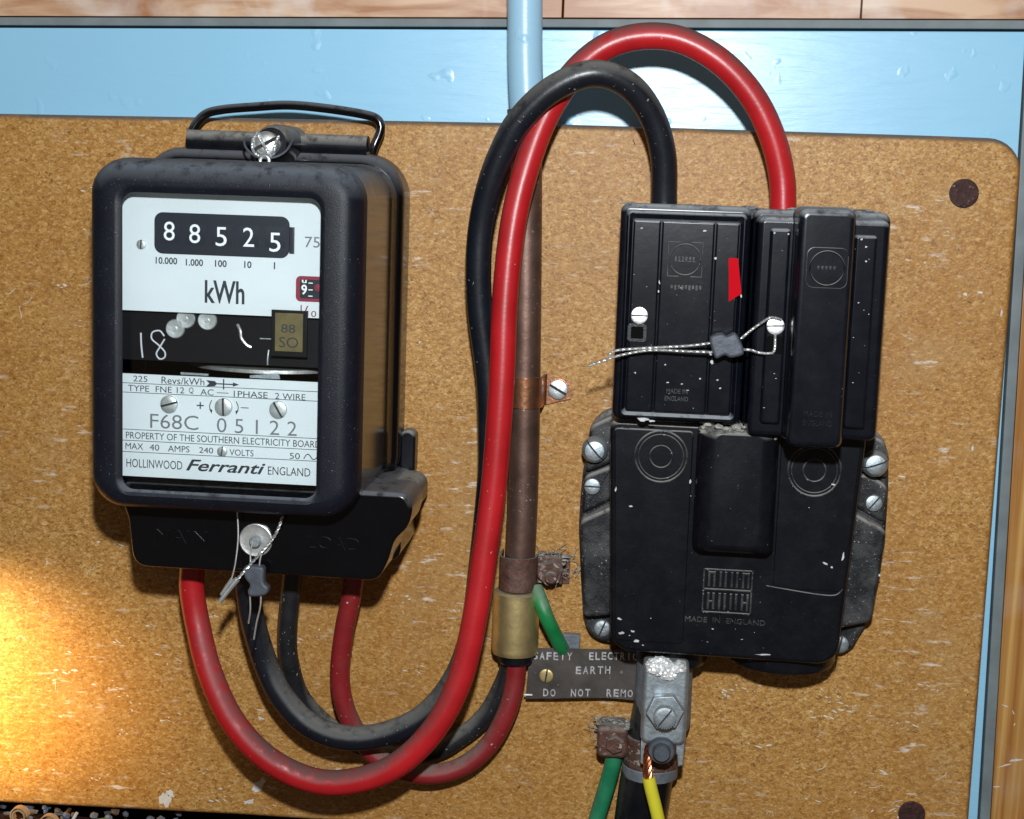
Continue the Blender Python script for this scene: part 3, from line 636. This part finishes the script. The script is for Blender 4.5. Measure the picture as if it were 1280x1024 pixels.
# terminal cover
out = roundpoly([(-163, -28), (-38, -28), (-34.6, -34), (-36.4, -43), (-42.6, -49), (-44.4, -57), (-49, -67.6), (-158.6, -67.2), (-160.6, -46), (-163, -40)], 7, 5)
tc = B().prism(out[::-1], 44, 75, 2.2, 4).build('terminal_cover', M['bake'], mt, smooth=40)
B().prism(rrect(-161, -44.5, -66, -29, 6), 0, 44.2, 1).build('terminal_base', M['bake'], mt)
vb = B().prism(rrect(-60, -37.5, -45, -29.5, 6), 12, 43.8, 2).build('side_lug', M['bake2'], mt)
B().prism(rrect(-52, -44.5, -33, -11, 3.5), .2, 9, 1.5).build('fixing_lug', M['bake2'], mt)
text('embossing', 'LOAD', -80, -57.5, -51.8, 5.6, 74.9, M['bake'], tc, extr=.45); text('embossing', 'MAIN', -148, -125, -52.6, 5.6, 74.9, M['bake'], tc, extr=.45)
B().lathe(-103.0, -52.0, [(7.3, 74.8), (7.3, 76.2), (6.9, 76.4), (5, 76.0)], 32).build('washer', M['steel'], mt)
B().lathe(-102.6, -52.2, [(2.5, 76), (2.5, 79), (2.0, 79.5)], 18).build('terminal_screw', M['zinc2'], mt)
# hanger at the top
hd = B().tube([(-152.6, 117.5, 14), (-151.8, 124.5, 14), (-146.5, 132, 13), (-138, 134.8, 13), (-122, 136.6, 13), (-106.6, 137.8, 13), (-90, 136.9, 13), (-72.5, 134.8, 13), (-65.2, 132.6, 13), (-63.6, 128, 13), (-66, 121, 14), (-67, 117.5, 14)], 2.1, 14, 6).build('hanger_handle', M['bake'], mt)
hb = B()
hb.tube([(-152.4, 120.2, 16), (-68.6, 119.8, 16)], 5.2, 20, 2)
hb.build('hanger_bar', M['bake2'], mt)
B().lathe(-107.2, 119.6, [(9, 4), (8.8, 30), (8.0, 38), (7.4, 41), (6.8, 41.6), (2, 41.8)], 32).build('hanger_boss', M['bake2'], mt)
ss = B().slot_screw(-108.8, 119.0, 41.6, 5.6, 4.2, .5, .14, .5).build('seal_screw', M['steel'], mt)
# sealing wire twisted round the top screw
sw = thing('sealing_wire', 'pale sealing wire wrapped around the silver screw above the meter case', 'wire', (-108.8, 111, 44))
b = B()
b.twist([(-112.5, 124.3, 44.6), (-110.6, 121, 47), (-108.2, 117, 47), (-106.2, 113.4, 46)], .42, .4, 2.4)
b.twist([(-103.0, 122.5, 44.6), (-104.2, 118, 46.6), (-105.0, 114.2, 46)], .42, .4, 2.4)
b.twist([(-112.5, 124.3, 44.6), (-114.6, 120.2, 45), (-113.8, 115.6, 46), (-110.2, 113.0, 46.4)], .42, .4, 2.4)
b.build('wire', M['zinc'], sw)
B().tube([(-116, 121.5, 40), (-118.6, 120, 44), (-116.5, 116, 46), (-111, 113, 47), (-104.5, 113.4, 46), (-99.8, 116.4, 44), (-97.8, 121.5, 40)], .55, 8, 6).build('wire', M['lead'], sw)
B().ring(-108.6, 111.6, 2.0, .85, 47.2, 20).build('wire_eye', M['steel'], sw)
# seals below the meter
ls = thing('lead_seal', 'dark lead seal hanging on thin wires under the meter terminal cover', 'seal', (-101, -76, 80))
sl = smooth_outline([(-106.4, -62.8), (-98.4, -62.2), (-97.8, -66.6), (-97.6, -69.4), (-95.6, -71.4), (-97.0, -74.8), (-103.6, -75.8), (-104.8, -73.2), (-103.8, -70.6), (-106.2, -67.4)], 3)
B().prism(sl, 78.5, 82.5, 1.3, 3).build('seal_slug', M['lead'], ls)
b = B()
for pts in ([(-103.5, -52, 79.6), (-104.2, -57, 80), (-104, -63, 80.4)], [(-97, -52.5, 79), (-99.6, -58, 80), (-100.2, -63, 80.4)], [(-104.3, -74, 80.3), (-104.0, -82, 80), (-105, -88.6, 79)], [(-99.4, -74, 80.3), (-99.4, -80, 80.5), (-101.2, -88, 80), (-102.4, -95.5, 79.5)]):
    b.tube(pts, .38, 8, 6)
b.build('wire', M['steel'], ls)
fs_ = thing('crimped_seal', 'small silver crimped ferrule dangling on wires beside the lead seal', 'seal', (-115, -78, 80))
B().tube([(-109.5, -68.4, 81.5), (-113.5, -73.6, 81.8), (-117.2, -79, 82)], lambda t: 1.35 - .35 * t, 10, 4).build('ferrule', M['zinc'], fs_)
B().tube([(-112.0, -68.6, 80.6), (-116.6, -76, 81)], .9, 8, 4).build('ferrule_tail', M['zinc'], fs_)
B().tube([(-110.6, -38, 79), (-109.9, -50, 79.5), (-110.8, -62, 80.5), (-112.6, -70, 81)], .36, 8, 6).build('wire', M['steel'], fs_)
B().twist([(-90.4, -40, 79), (-93.5, -48.5, 80.5), (-100, -57, 82), (-106, -64, 82), (-109.8, -69, 81.8)], .34, .4, 4).build('wire', M['steel'], fs_)

# ------------------------------------------------------------------ service cut-out
co = thing('cable_sealing_box', 'wide black cable sealing box with screwed side flanges under the fuses', 'junction box', (105, -108, 0))
FL = [(47.5, 3.6), (43, 1.5), (38.4, -3.6), (36.8, -10), (37.3, -17), (35.2, -24), (34.4, -38), (34.2, -53), (36.4, -80), (38.4, -98), (41, -105), (47, -108.4), (60, -108.8), (100, -108.2), (150, -107.8), (160, -107.4), (165, -104), (167.4, -98), (171, -92), (175, -72), (176.3, -46), (176.2, -28), (175.2, -12), (172.5, -4), (166, 1.2), (160, 3.6), (104, 4.2)]
FLd = roundpoly(FL, 4, 3)
B().prism(FLd[::-1], 0, 9, 2.4, 3).build('flange', M['bake3'], co, smooth=45)
lid = B().prism(roundpoly([(47.6, 4.2), (52.0, -96), (58, -101.2), (147, -101.8), (153.4, -97), (159.6, 3.4)], 5, 5)[::-1], 0, 45, 2.2, 4).build('box_cover', M['bake2'], co, smooth=45)
# raised corner panels, half-round flange pads and gland bosses
B().prism(roundpoly([(49.8, .6), (84.6, .6), (84.6, -96), (54.2, -96)], 2, 4), 44.9, 45.6, .6, 3).build('raised_panel', M['bake2'], lid)
B().prism(roundpoly([(122.8, 1.0), (157.4, 1.0), (153.6, -68), (122.8, -68)], 2, 4), 44.9, 45.5, .6, 3).build('raised_panel', M['bake2'], lid)
bp_ = B().loft([[(104 + 17.8 * sx * f, (2.6 if top else -52 + (1 - f) * 4) , h) for sx, top in ()] for f, h in ()] or [[(x, z, 44.9) for x, z in rrect(86.2, 121.8, -52.5, 4.2, 3)], [(x, z, 50) for x, z in rrect(86.5, 121.5, -52, 4.0, 3)], [(x, z, 54.5) for x, z in rrect(87.6, 120.4, -51, 3.6, 3)], [(x, z, 57.8) for x, z in rrect(90.4, 117.6, -49.2, 2.8, 3)], [(x, z, 59.4) for x, z in rrect(94.5, 113.5, -46.5, 1.6, 3)]]).build('raised_hump', M['bake2'], lid, smooth=60)
b = B(); 
for k in range(90): lump(b, random.uniform(88, 120), random.uniform(.8, 5.2), random.uniform(46, 57), random.uniform(1, 2.4), random.uniform(.5, 1.3), random.uniform(1, 2.4), 300 + k, 1, .35)
b.build('dust_fluff', M['fluff'], lid, kind='stuff', smooth=0)
for X, Z, hh in ((70.8, -11.4, 45.5), (137.8, -14.2, 45.4)):
    b = B().ring(X, Z, 11.4, .55, hh); b.ring(X, Z, 9.9, .3, hh); b.ring(X, Z, 4.9, .4, hh); b.build('ring_mark', M['bake3'], lid)
lg = B(); z0, z1, x0, x1 = -80.9, -60.6, 92.0, 114.0
for bx in ((x0, x1, z1 - .8, z1), (x0, x1, z0, z0 + .8), (x0, x0 + .8, z0, z1), (x1 - .8, x1, z0, z1), (x0, x1, -70.4, -69.6)): lg.box(*bx, 44.9, 45.8, .2)
for k in range(4):
    x = x0 + 2.2 + k * 5.0
    lg.box(x, x + 1.1, -68.8, -61.8, 44.9, 45.7, .2); lg.box(x + 2.3, x + 3.4, -68.8, -61.8, 44.9, 45.7, .2)
    lg.box(x, x + 1.1, -79.2, -71.6, 44.9, 45.7, .2); lg.box(x + 2.3, x + 3.4, -79.2, -71.6, 44.9, 45.7, .2)
    if k in (0, 3): lg.box(x, x + 3.4, -76, -75.1, 44.9, 45.65, .2); lg.box(x, x + 3.4, -62.8, -61.9, 44.9, 45.65, .2)
lg.build('maker_mark', M['bake3'], lid, smooth=0)
text('embossing', 'MADE  IN  ENGLAND', 85, 120.5, -84.2, 2.4, 44.9, M['bake3'], lid, extr=.5)
b = B().tube([(120, -67.0, 45.3), (140, -69.4, 45.3), (150, -69.6, 45.3), (153.4, -66.6, 45.3)], .32, 6, 4); b.build('ridge', M['bake2'], lid)
# flange mouldings: raised pads around the screws and sloping shoulders
for pts, h in (([(37.5, -4), (49, 2), (49, -20), (44.5, -22.4), (36.2, -26), (37.6, -16)], 15), ([(36, -28), (45, -24), (49.6, -22), (50, -38.5), (35.2, -46.5)], 12), ([(35, -48), (50.4, -40), (52.4, -92), (38.6, -94)], 19), ([(158.5, 0), (171, -3.6), (174.6, -11), (174, -22), (166, -18.4), (158, -20)], 15), ([(158, -21), (166, -20.4), (175, -25.4), (174.8, -43), (157, -34)], 12), ([(156.8, -36), (175, -45), (171, -88), (153, -93)], 19)):
    B().prism(roundpoly(pts, 3, 4), 6, h, 1.8, 4).build('flange_pad', M['bake3'], co, smooth=50)
for X, Z, h, r, a in ((40.6, -14.4, 14.6, 6.1, -.85), (167.6, -14.4, 14.6, 6.1, .35)):
    B().slot_screw(X, Z, h, r, 5.5, a, .07, .75).build('round_head_screw', M['zinc2'], co)
for X, Z, h, r, a in ((40.0, -32.4, 12.6, 3.8, 0), (169.0, -33.4, 12.6, 3.8, .9), (47.4, -101.2, 8.7, 4.0, 1.2), (158.6, -102.0, 8.7, 4.0, 1.4)):
    B().slot_screw(X, Z, h, r, 2.2, a, .1, .3).build('screw', M['zinc2'], co)
vcyl(B(), 80, 16, [(17, -98), (17, -110), (16, -112.4), (13, -113)]).build('cable_gland', M['bake2'], co)
vcyl(B(), 131, 14, [(25, -98), (25, -107.4), (24, -109.4), (20, -110)]).build('blank_gland', M['bake2'], co)
b = B()
for k in range(12):
    X, Z = random.uniform(56, 150), random.choice([random.uniform(-98, -60), random.uniform(-98, -82), random.uniform(-55, 0)])
    if 86 < X < 122 and Z > -56: continue
    b.fleck(X, Z, 45.55 if (X < 84 or (X > 124 and Z > -66)) else 45.0, random.uniform(.2, .75), random.uniform(.15, .3), random.gauss(-.15, .3), 7, .12)
for X, Z, a, bb in ((58.6, -34.4, 1.2, .5), (56, -86, 1.5, .5), (57.6, -92.4, 1.3, .6), (63.8, -95.8, 1.8, .7), (56.4, -92.6, 1.1, .5), (62, -91.4, 1.2, .5), (145, -55.4, 1.5, .5), (121, -98.6, 4.2, .4), (148, -57, .6, .5), (152.6, -52, .6, 2.4), (84.2, -22, .5, 1.2), (146.6, -20, 1.3, .4), (51.6, -27, .5, 1.1)):
    b.fleck(X, Z, 45.55 if (X < 84.6 or (X > 124 and Z > -66)) else 45.0, a, bb, random.gauss(-.15, .15), 10, .2)
for X, Z, hh, a, bb in ((39.6, -72, 18, 1.3, .4), (40.5, -77, 18, .4, 1.4), (168.6, -83, 18, 1.7, .4), (173, -66, 18, .6, .8), (166, -52, 18, .8, 3.2), (168, -48.6, 18, 2.4, .7)):
    b.fleck(X, Z, hh, a, bb, -.1, 9, .2)
b.build('paint_fleck', M['flake'], co, kind='stuff')

# ------------------------------------------------------------------ fuse boxes
def corner_mark(b, X, Z, s, h, r):
    b.ring(X, Z, r, .28, h)
    for sx in (-1, 1):
        for sz in (-1, 1):
            b.tube([(X + sx * s * .35, Z + sz * s, h), (X + sx * s, Z + sz * s, h), (X + sx * s, Z + sz * s * .35, h)], .26, 6, smooth=False)
fa = thing('neutral_box', 'ribbed flat black neutral box with red tape, under the black cable', 'fuse box', (76, 6, 0))
B().prism(rrect(48.6, 103.9, 5.4, 99.0, 4), .2, 56, 2.8, 5).build('box_body', M['lid'], fa)
B().prism(rrect(101.5, 107.5, 93, 99.4, 1.5), 4, 40, 1).build('rib', M['lid'], fa)
la = B().loft([[(x, z, 55.8) for x, z in rrect(51.2, 102.2, 7.0, 96.0, 2.2)], [(x, z, 58.4) for x, z in rrect(51.4, 102.0, 7.2, 95.8, 2.2)], [(x, z, 59.2) for x, z in rrect(52.2, 101.2, 8.0, 95.0, 2)], [(x, z, 59.2) for x, z in rrect(52.6, 100.8, 8.4, 94.6, 2)], [(x, z, 57.6) for x, z in rrect(54.0, 99.4, 9.8, 92.6, 2)]]).build('lid', M['lid'], fa)
for x0, x1 in ((54.4, 65.9), (66.5, 88.6), (89.2, 99.0)):
    B().prism(rrect(x0, x1, 10.4, 92.0, .8), 57.4, 60.4, .8, 3).build('lid_panel', M['lid'], la)
B().slot_screw(58.6, 51.6, 60.3, 3.6, 1.8, 0, .08, .12).build('screw', M['steel'], fa)
b = B(); o_, i_ = rrect(53.9, 61.9, 40.4, 48.0, 1.4), rrect(55.3, 60.6, 41.6, 46.9, .8)
b.loft([[(x, z, 60.2) for x, z in o_], [(x, z, 61.2) for x, z in o_], [(x, z, 61.2) for x, z in i_], [(x, z, 60.45) for x, z in i_]], False, False).build('seal_hole_rim', M['bake3'], fa)
B().prism(rrect(55.3, 60.6, 41.6, 46.9, .8), 60.3, 60.5, .05, 1).build('seal_hole_shade', M['dark'], fa)  # flat black plate, the hole's inner shade is only its colour
b = B(); corner_mark(b, 76.8, 76.0, 7.2, 60.5, 6.5)
for k in range(6): b.box(72.4 + k * 1.5, 73.3 + k * 1.5, 75.2, 77.2, 60.3, 60.75, .1)
b.box(72.4, 81.2, 75.0, 75.3, 60.3, 60.75, .05); b.build('maker_mark', M['bake3'], la)
b = B()
for k in range(9): b.box(71.2 + k * 1.5, 72.2 + k * 1.5, 63.6 - .5 * (k % 2), 65.2, 60.3, 60.65, .1)
b.build('maker_mark', M['bake3'], la)
text('embossing', 'MADE IN', 71.6, 80.6, 19.8, 2.0, 60.3, M['bake3'], la, extr=.4); text('embossing', 'ENGLAND', 71.0, 81.0, 16.6, 2.0, 60.3, M['bake3'], la, extr=.4)
tp = B().loft([[(95.0, 77.4, 60.55), (98.9, 77.4, 60.6), (101.1, 62.6, 61.4), (96.0, 59.0, 60.6)], [(95.0, 77.4, 60.75), (98.9, 77.4, 60.8), (101.1, 62.6, 61.6), (96.0, 59.0, 60.8)]]).build('red_tape', M['tape'], base=(97, 60, 60.6), smooth=0)
tag(tp, 'scrap of bright red tape stuck on the flat neutral box', 'tape')
b = B()
for X, Z, a, bb in ((89.6, 36.6, .8, 1.2), (90.2, 33.0, 1.0, 1.2), (58, 27, .3, .5), (66.4, 66.0, .4, 1.2), (66.2, 62.0, .4, .9), (89.4, 77, .7, .6), (70.6, 31, .5, .4), (85.6, 25.6, .5, .4), (93, 25.4, .6, .4), (94.4, 22, .6, .4), (80.6, 20.4, .6, .4), (72, 23.4, .8, .35), (78, 23.0, .7, .35), (84.5, 88.4, 1.0, .5), (76, 64.0, .8, .5), (58, 88.6, .8, .3), (101.0, 61.6, .5, .9)):
    b.fleck(X, Z, 60.42, a, bb, .1, 8, .2)
for k in range(12): b.fleck(random.uniform(55, 98), random.uniform(12, 90), 60.42, random.uniform(.12, .3), random.uniform(.1, .22), 0, 6, .08)
for X, Z, a, bb in ((62, 6.6, 2.8, .9), (66, 6.3, 1.5, .6)): b.fleck(X, Z, 58.6, a, bb, 0, 10, .6)
b.build('paint_fleck', M['flake'], fa, kind='stuff')

fb = thing('main_fuse', 'glossy black main fuse box with a tall protruding carrier', 'fuse box', (133, 2, 0))
B().prism(rrect(104.9, 162.3, 3.4, 98.4, 4), .2, 54, 2.8, 5).build('box_body', M['lid'], fb)
B().prism(rrect(142, 158, 95, 99.6, 1.5), 4, 34, 1).build('rib', M['lid'], fb)
lb = B().prism(rrect(105.8, 161.0, 2.2, 96.0, 3.6), 53.8, 65.0, 2.6, 5, .6).build('lid', M['lid'], fb)
B().prism(rrect(111.2, 119.9, 8.4, 90.8, 1.6), 64.6, 68.0, 1.2, 3, .3).build('lid_panel', M['lid'], lb)
B().prism(rrect(145.8, 155.4, 8.0, 89.2, 1.6), 64.6, 68.0, 1.2, 3, .3).build('lid_panel', M['lid'], lb)
cr = B().loft([[(x, z, h) for x, z in rrect(121.0 + d, 144.6 - d, 1.4 + d, 99.6 - d, max(.6, 3.4 - d * .5))] for d, h in ((-.6, 64.2), (0, 66), (.2, 80), (.6, 82.6), (1.6, 84.4), (3.2, 85.0))]).build('fuse_carrier', M['lid'], fb)
b = B(); b.ring(133.4, 75.6, 6.9, .32, 85.0)
oo = rrect(125.2, 141.6, 67.6, 83.8, 3.0); b.tube([(x, z, 84.95) for x, z in oo + oo[:1]], .2, 6, smooth=False)
for k in range(5): b.box(129.6 + k * 1.6, 130.6 + k * 1.6, 74.8, 76.4, 84.9, 85.2, .1)
b.build('maker_mark', M['bake2'], cr)
text('embossing', 'MADE IN', 127.6, 139, 16.0, 2.2, 84.9, M['bake2'], cr, extr=.4); text('embossing', 'ENGLAND', 127.4, 139.4, 12.2, 2.2, 84.9, M['bake2'], cr, extr=.4)
B().slot_screw(115.5, 50.2, 67.8, 3.7, 1.8, .05, .08, .12).build('screw', M['steel'], fb)
B().prism(rrect(112.2, 118.9, 38.4, 45.8, 1.0), 67.9, 68.2, .1, 1).build('seal_hole_shade', M['dark'], fb)  # black plate on the lid panel paints the shade of a hole
b = B()
for k in range(12):
    X = random.choice([random.uniform(112, 119), random.uniform(147, 154.6)]); b.fleck(X, random.uniform(10, 88), 68.0, random.uniform(.12, .45), random.uniform(.1, .3), 0, 6, .08)
for X, Z in ((112.8, 88.6), (118.6, 88.4), (148.6, 87.4), (150.6, 84.4), (151.0, 78.4)): b.fleck(X, Z, 68.0, .6, .5, 0, 8, .2)
b.build('paint_fleck', M['flake'], fb, kind='stuff')
b = B()
for k in range(40): lump(b, random.uniform(49, 160), random.uniform(98.3, 99.0), random.uniform(10, 50), random.uniform(1, 3), .5, random.uniform(1, 3), 700 + k, 1, .3)
b.build('dust_fluff', M['fluff'], fa, kind='stuff', smooth=0)
# sealing wire across the fuse boxes
fz = thing('lead_seal', 'flat lead seal on twisted wire strung across the two fuse boxes', 'seal', (96, 37, 64))
sl = smooth_outline([(88.4, 44.4), (93.4, 46.4), (95.6, 45.4), (98.6, 46.8), (100.4, 45.0), (102.6, 40.6), (102.4, 37.6), (97.4, 36.2), (95.0, 37.2), (91.8, 35.6), (90.2, 37.6)], 3)
B().prism(sl, 68, 72.5, 1.4, 3).build('seal_slug', M['lead'], fz)
for pts in ([(101.4, 44.4, 71), (106, 48.6, 70), (110.8, 52.4, 70.6), (113.6, 53.8, 70.4), (117.6, 53, 70.2)], [(101.8, 39.8, 70.6), (105.5, 39.8, 70.5), (109, 38.8, 69.8), (113.4, 38.6, 69.4), (115.5, 39.8, 69.2), (115.5, 46.5, 69.2)], [(90.6, 42.4, 70.6), (80, 40.4, 69), (64, 38.6, 67), (50, 36.8, 66), (46, 34.2, 66)], [(91, 38.2, 70.6), (80, 38.0, 69.5), (64, 37.6, 67.6), (52, 35.0, 66.5), (45, 32.4, 66), (38, 29.6, 65)]):
    B().twist(pts, .34, .33, 2.5).build('wire', M['steel'], fz)

# ------------------------------------------------------------------ service cable, earth bond and label
sc = B().tube([(79.5, -98, 14), (77.5, -125, 14), (73, -160, 14), (69.6, -195, 14), (68, -235, 14)], 12.4, 26, 8).build('service_cable', M['bake2'], base=(70, -235, 14))
tag(sc, 'fat black service cable rising into the cable sealing box', 'cable')
sh = vcyl(B(), 77.6, 14.4, [(13.2, -104), (13.4, -143), (12.6, -146)]).build('lead_sheath', M['leadgrey'], sc)
el = thing('earth_label', 'brown metal earth label with embossed words screwed under the brass bush', 'label plate', (38, -138, 8))
lps = []
for k in range(13):
    f = k / 12; X = 12.2 + (68 - 12.2) * f; hh = 9 + 1.2 * math.sin(f * 5) + 6 * max(0, f - .7)
    zt = -113.4 + 3.2 * f + .5 * math.sin(f * 6); zb = -138.4 + 2.6 * f + (1.2 * math.sin(f * 3.1))
    lps.append([(X + 1.2 * (1 - f), zt, hh - .5), (X + 1.2 * (1 - f), zt, hh), (X, zb, hh), (X, zb, hh - .5)])
B().loft(lps).build('plate', M['plate'], el, smooth=60)
def hp(X): f = (X - 12.2) / 55.8; return 9 + 1.2 * math.sin(f * 5) + 6 * max(0, f - .7)
for s, x0, x1, zc, H in (('SAFETY', 14.6, 34.2, -116.6, 3.7), ('ELECTRICAL', 41.4, 71, -115.2, 3.7), ('EARTH', 35.3, 52.6, -122.4, 3.7), ('DO', 20.2, 27.0, -134.4, 3.6), ('NOT', 33.4, 43.6, -133.6, 3.6), ('REMOVE', 50.4, 70.4, -133.0, 3.6)):
    n = len(s); wd = (x1 - x0) / n
    for i, chh in enumerate(s):
        X = x0 + wd * (i + .5)
        if X > 66.5: continue
        wf = .08 if chh == 'I' else .36
        text('embossing', chh, X - wd * wf, X + wd * wf, zc + .05 * (X - x0), H, hp(X) - .15, M['emboss'], el, extr=.55, bold=.012)
B().slot_screw(21.8, -126.0, hp(21.8) - .2, 3.3, 1.4, 1.45, .12, .2).build('screw', M['brass'], el)
B().tube([(11.5, -136.2, 9.6), (15.5, -136.0, 9.8)], .5, 6, 2).build('bent_edge', M['emboss'], el)
B().box(29, 37, -114, -106, 3, 7, .6).build('wire_lug', M['leadgrey'], el)
gc = thing('bonding_clamp', 'grey metal bonding clamp with hexagonal nut and crumpled foil', 'clamp', (78, -156, 14))
B().prism(rrect(67.6, 88.4, -145.6, -106.5, 3.4), 16, 40.5, 2.4, 4).build('clamp_body', M['zinc2'], gc)
b = B(); o = [(68.2, -156), (70.6, -157.2), (71.4, -151.5), (74, -147), (78, -145.4), (82, -146.6), (84.8, -151), (85.4, -156.6), (87.8, -155.6), (88.2, -140), (68.0, -140)]
b.prism(o, 26, 37.5, .8, 2).build('lower_jaw', M['zinc2'], gc)
nut = B().hexnut(78.2, -128.2, 8.6, 40.4, 46, .12).build('nut', M['zinc2'], gc)
b = B()
b.slot_screw(78.2, -129.2, 45.8, 4.9, 7.5, .95, .08, .06).build('adjusting_screw', M['zinc2'], gc)
b = B()
for k in range(28):
    a = 2 * math.pi * k / 28; b.box(78.2 + 4.9 * math.cos(a) - .2, 78.2 + 4.9 * math.cos(a) + .2, -129.2 + 4.9 * math.sin(a) - .2, -129.2 + 4.9 * math.sin(a) + .2, 46, 50.6)
b.build('knurling', M['zinc2'], gc, smooth=0)
B().lathe(77.6, -147.6, [(6.3, 36), (6.3, 42), (5.6, 43), (4.2, 43.2), (4.0, 45.6), (3.4, 46.4), (.4, 46.6)], 30).build('bolt', M['lead'], gc)
B().ring(77.4, -148.2, 6.4, 1.0, 36.8, 30).build('copper_strand', M['copper'], gc)
b = B(); lump(b, 75.0, -108.6, 40, 6.2, 4.4, 4.5, 5, 4, .13); lump(b, 83.8, -108.6, 39, 3.6, 3.0, 4, 6, 3, .16); lump(b, 79, -112.4, 40.5, 3.8, 2.4, 2.6, 8, 3, .18)
tag(b.build('foil_wad', M['foil'], base=(77, -112, 40), smooth=0), 'wad of crumpled silver foil tucked above the grey bonding clamp', 'foil')
rc = thing('strap_clamp', 'dusty brown strap clamp holding green wire on the service cable', 'clamp', (58, -164, 10))
B().prism(rrect(47.5, 62, -161, -145.6, 3), 6, 21, 2.2, 3).build('wire_lug', M['rust'], rc)
vcyl(B(), 73.6, 14, [(13.2, -150), (13.4, -151), (13.4, -163), (13.2, -164)]).build('strap', M['rust'], rc)
vcyl(B(), 73.0, 14, [(13.0, -164.4), (13.3, -165), (13.3, -169.6), (12.8, -170)]).build('lead_band', M['leadgrey'], rc)
B().hexnut(56, -153.4, 4.4, 20.8, 24, .4).build('nut', M['rust'], rc)
b = B()
for k in range(26): lump(b, random.uniform(46.5, 62), random.choice([random.uniform(-147, -144), random.uniform(-160, -146)]), random.uniform(9, 20), 1.5, .8, 1.4, 900 + k, 1, .4)
for k in range(30):
    X, Z = random.uniform(45, 58), random.uniform(-156, -143); h = random.uniform(6, 20)
    b.tube([(X, Z, h), (X + random.gauss(0, 1.5), Z + random.gauss(0, 1.5), h), (X + random.gauss(0, 2.5), Z + random.gauss(0, 2.5), h)], .13, 4, 2)
b.build('dust_fluff', M['fluff'], rc, kind='stuff', smooth=0)
cable([(56.5, -150, 14), (55.6, -164, 14), (53, -178, 12), (48.8, -196, 11), (43, -225, 10)], 4.0, M['green2'], 'green earth wire dropping from the strap clamp', (43, -225, 10))
yw = thing('earth_wire', 'yellow sleeved earth wire with bare copper end under the bonding clamp', 'wire', (84, -225, 38))
B().tube([(72.4, -161.6, 40), (73.8, -167, 40.5), (76.4, -176, 40.5), (79.2, -187, 40), (82, -200, 39), (84, -225, 38)], 3.0, 18, 8).build('sleeve', M['yellow'], yw)
B().twist([(72.0, -147, 38.5), (71.4, -153, 39.5), (71.8, -158, 40), (72.6, -163, 40.2)], .95, 1.25, 16, strands=5).build('copper_strand', M['copper'], yw)
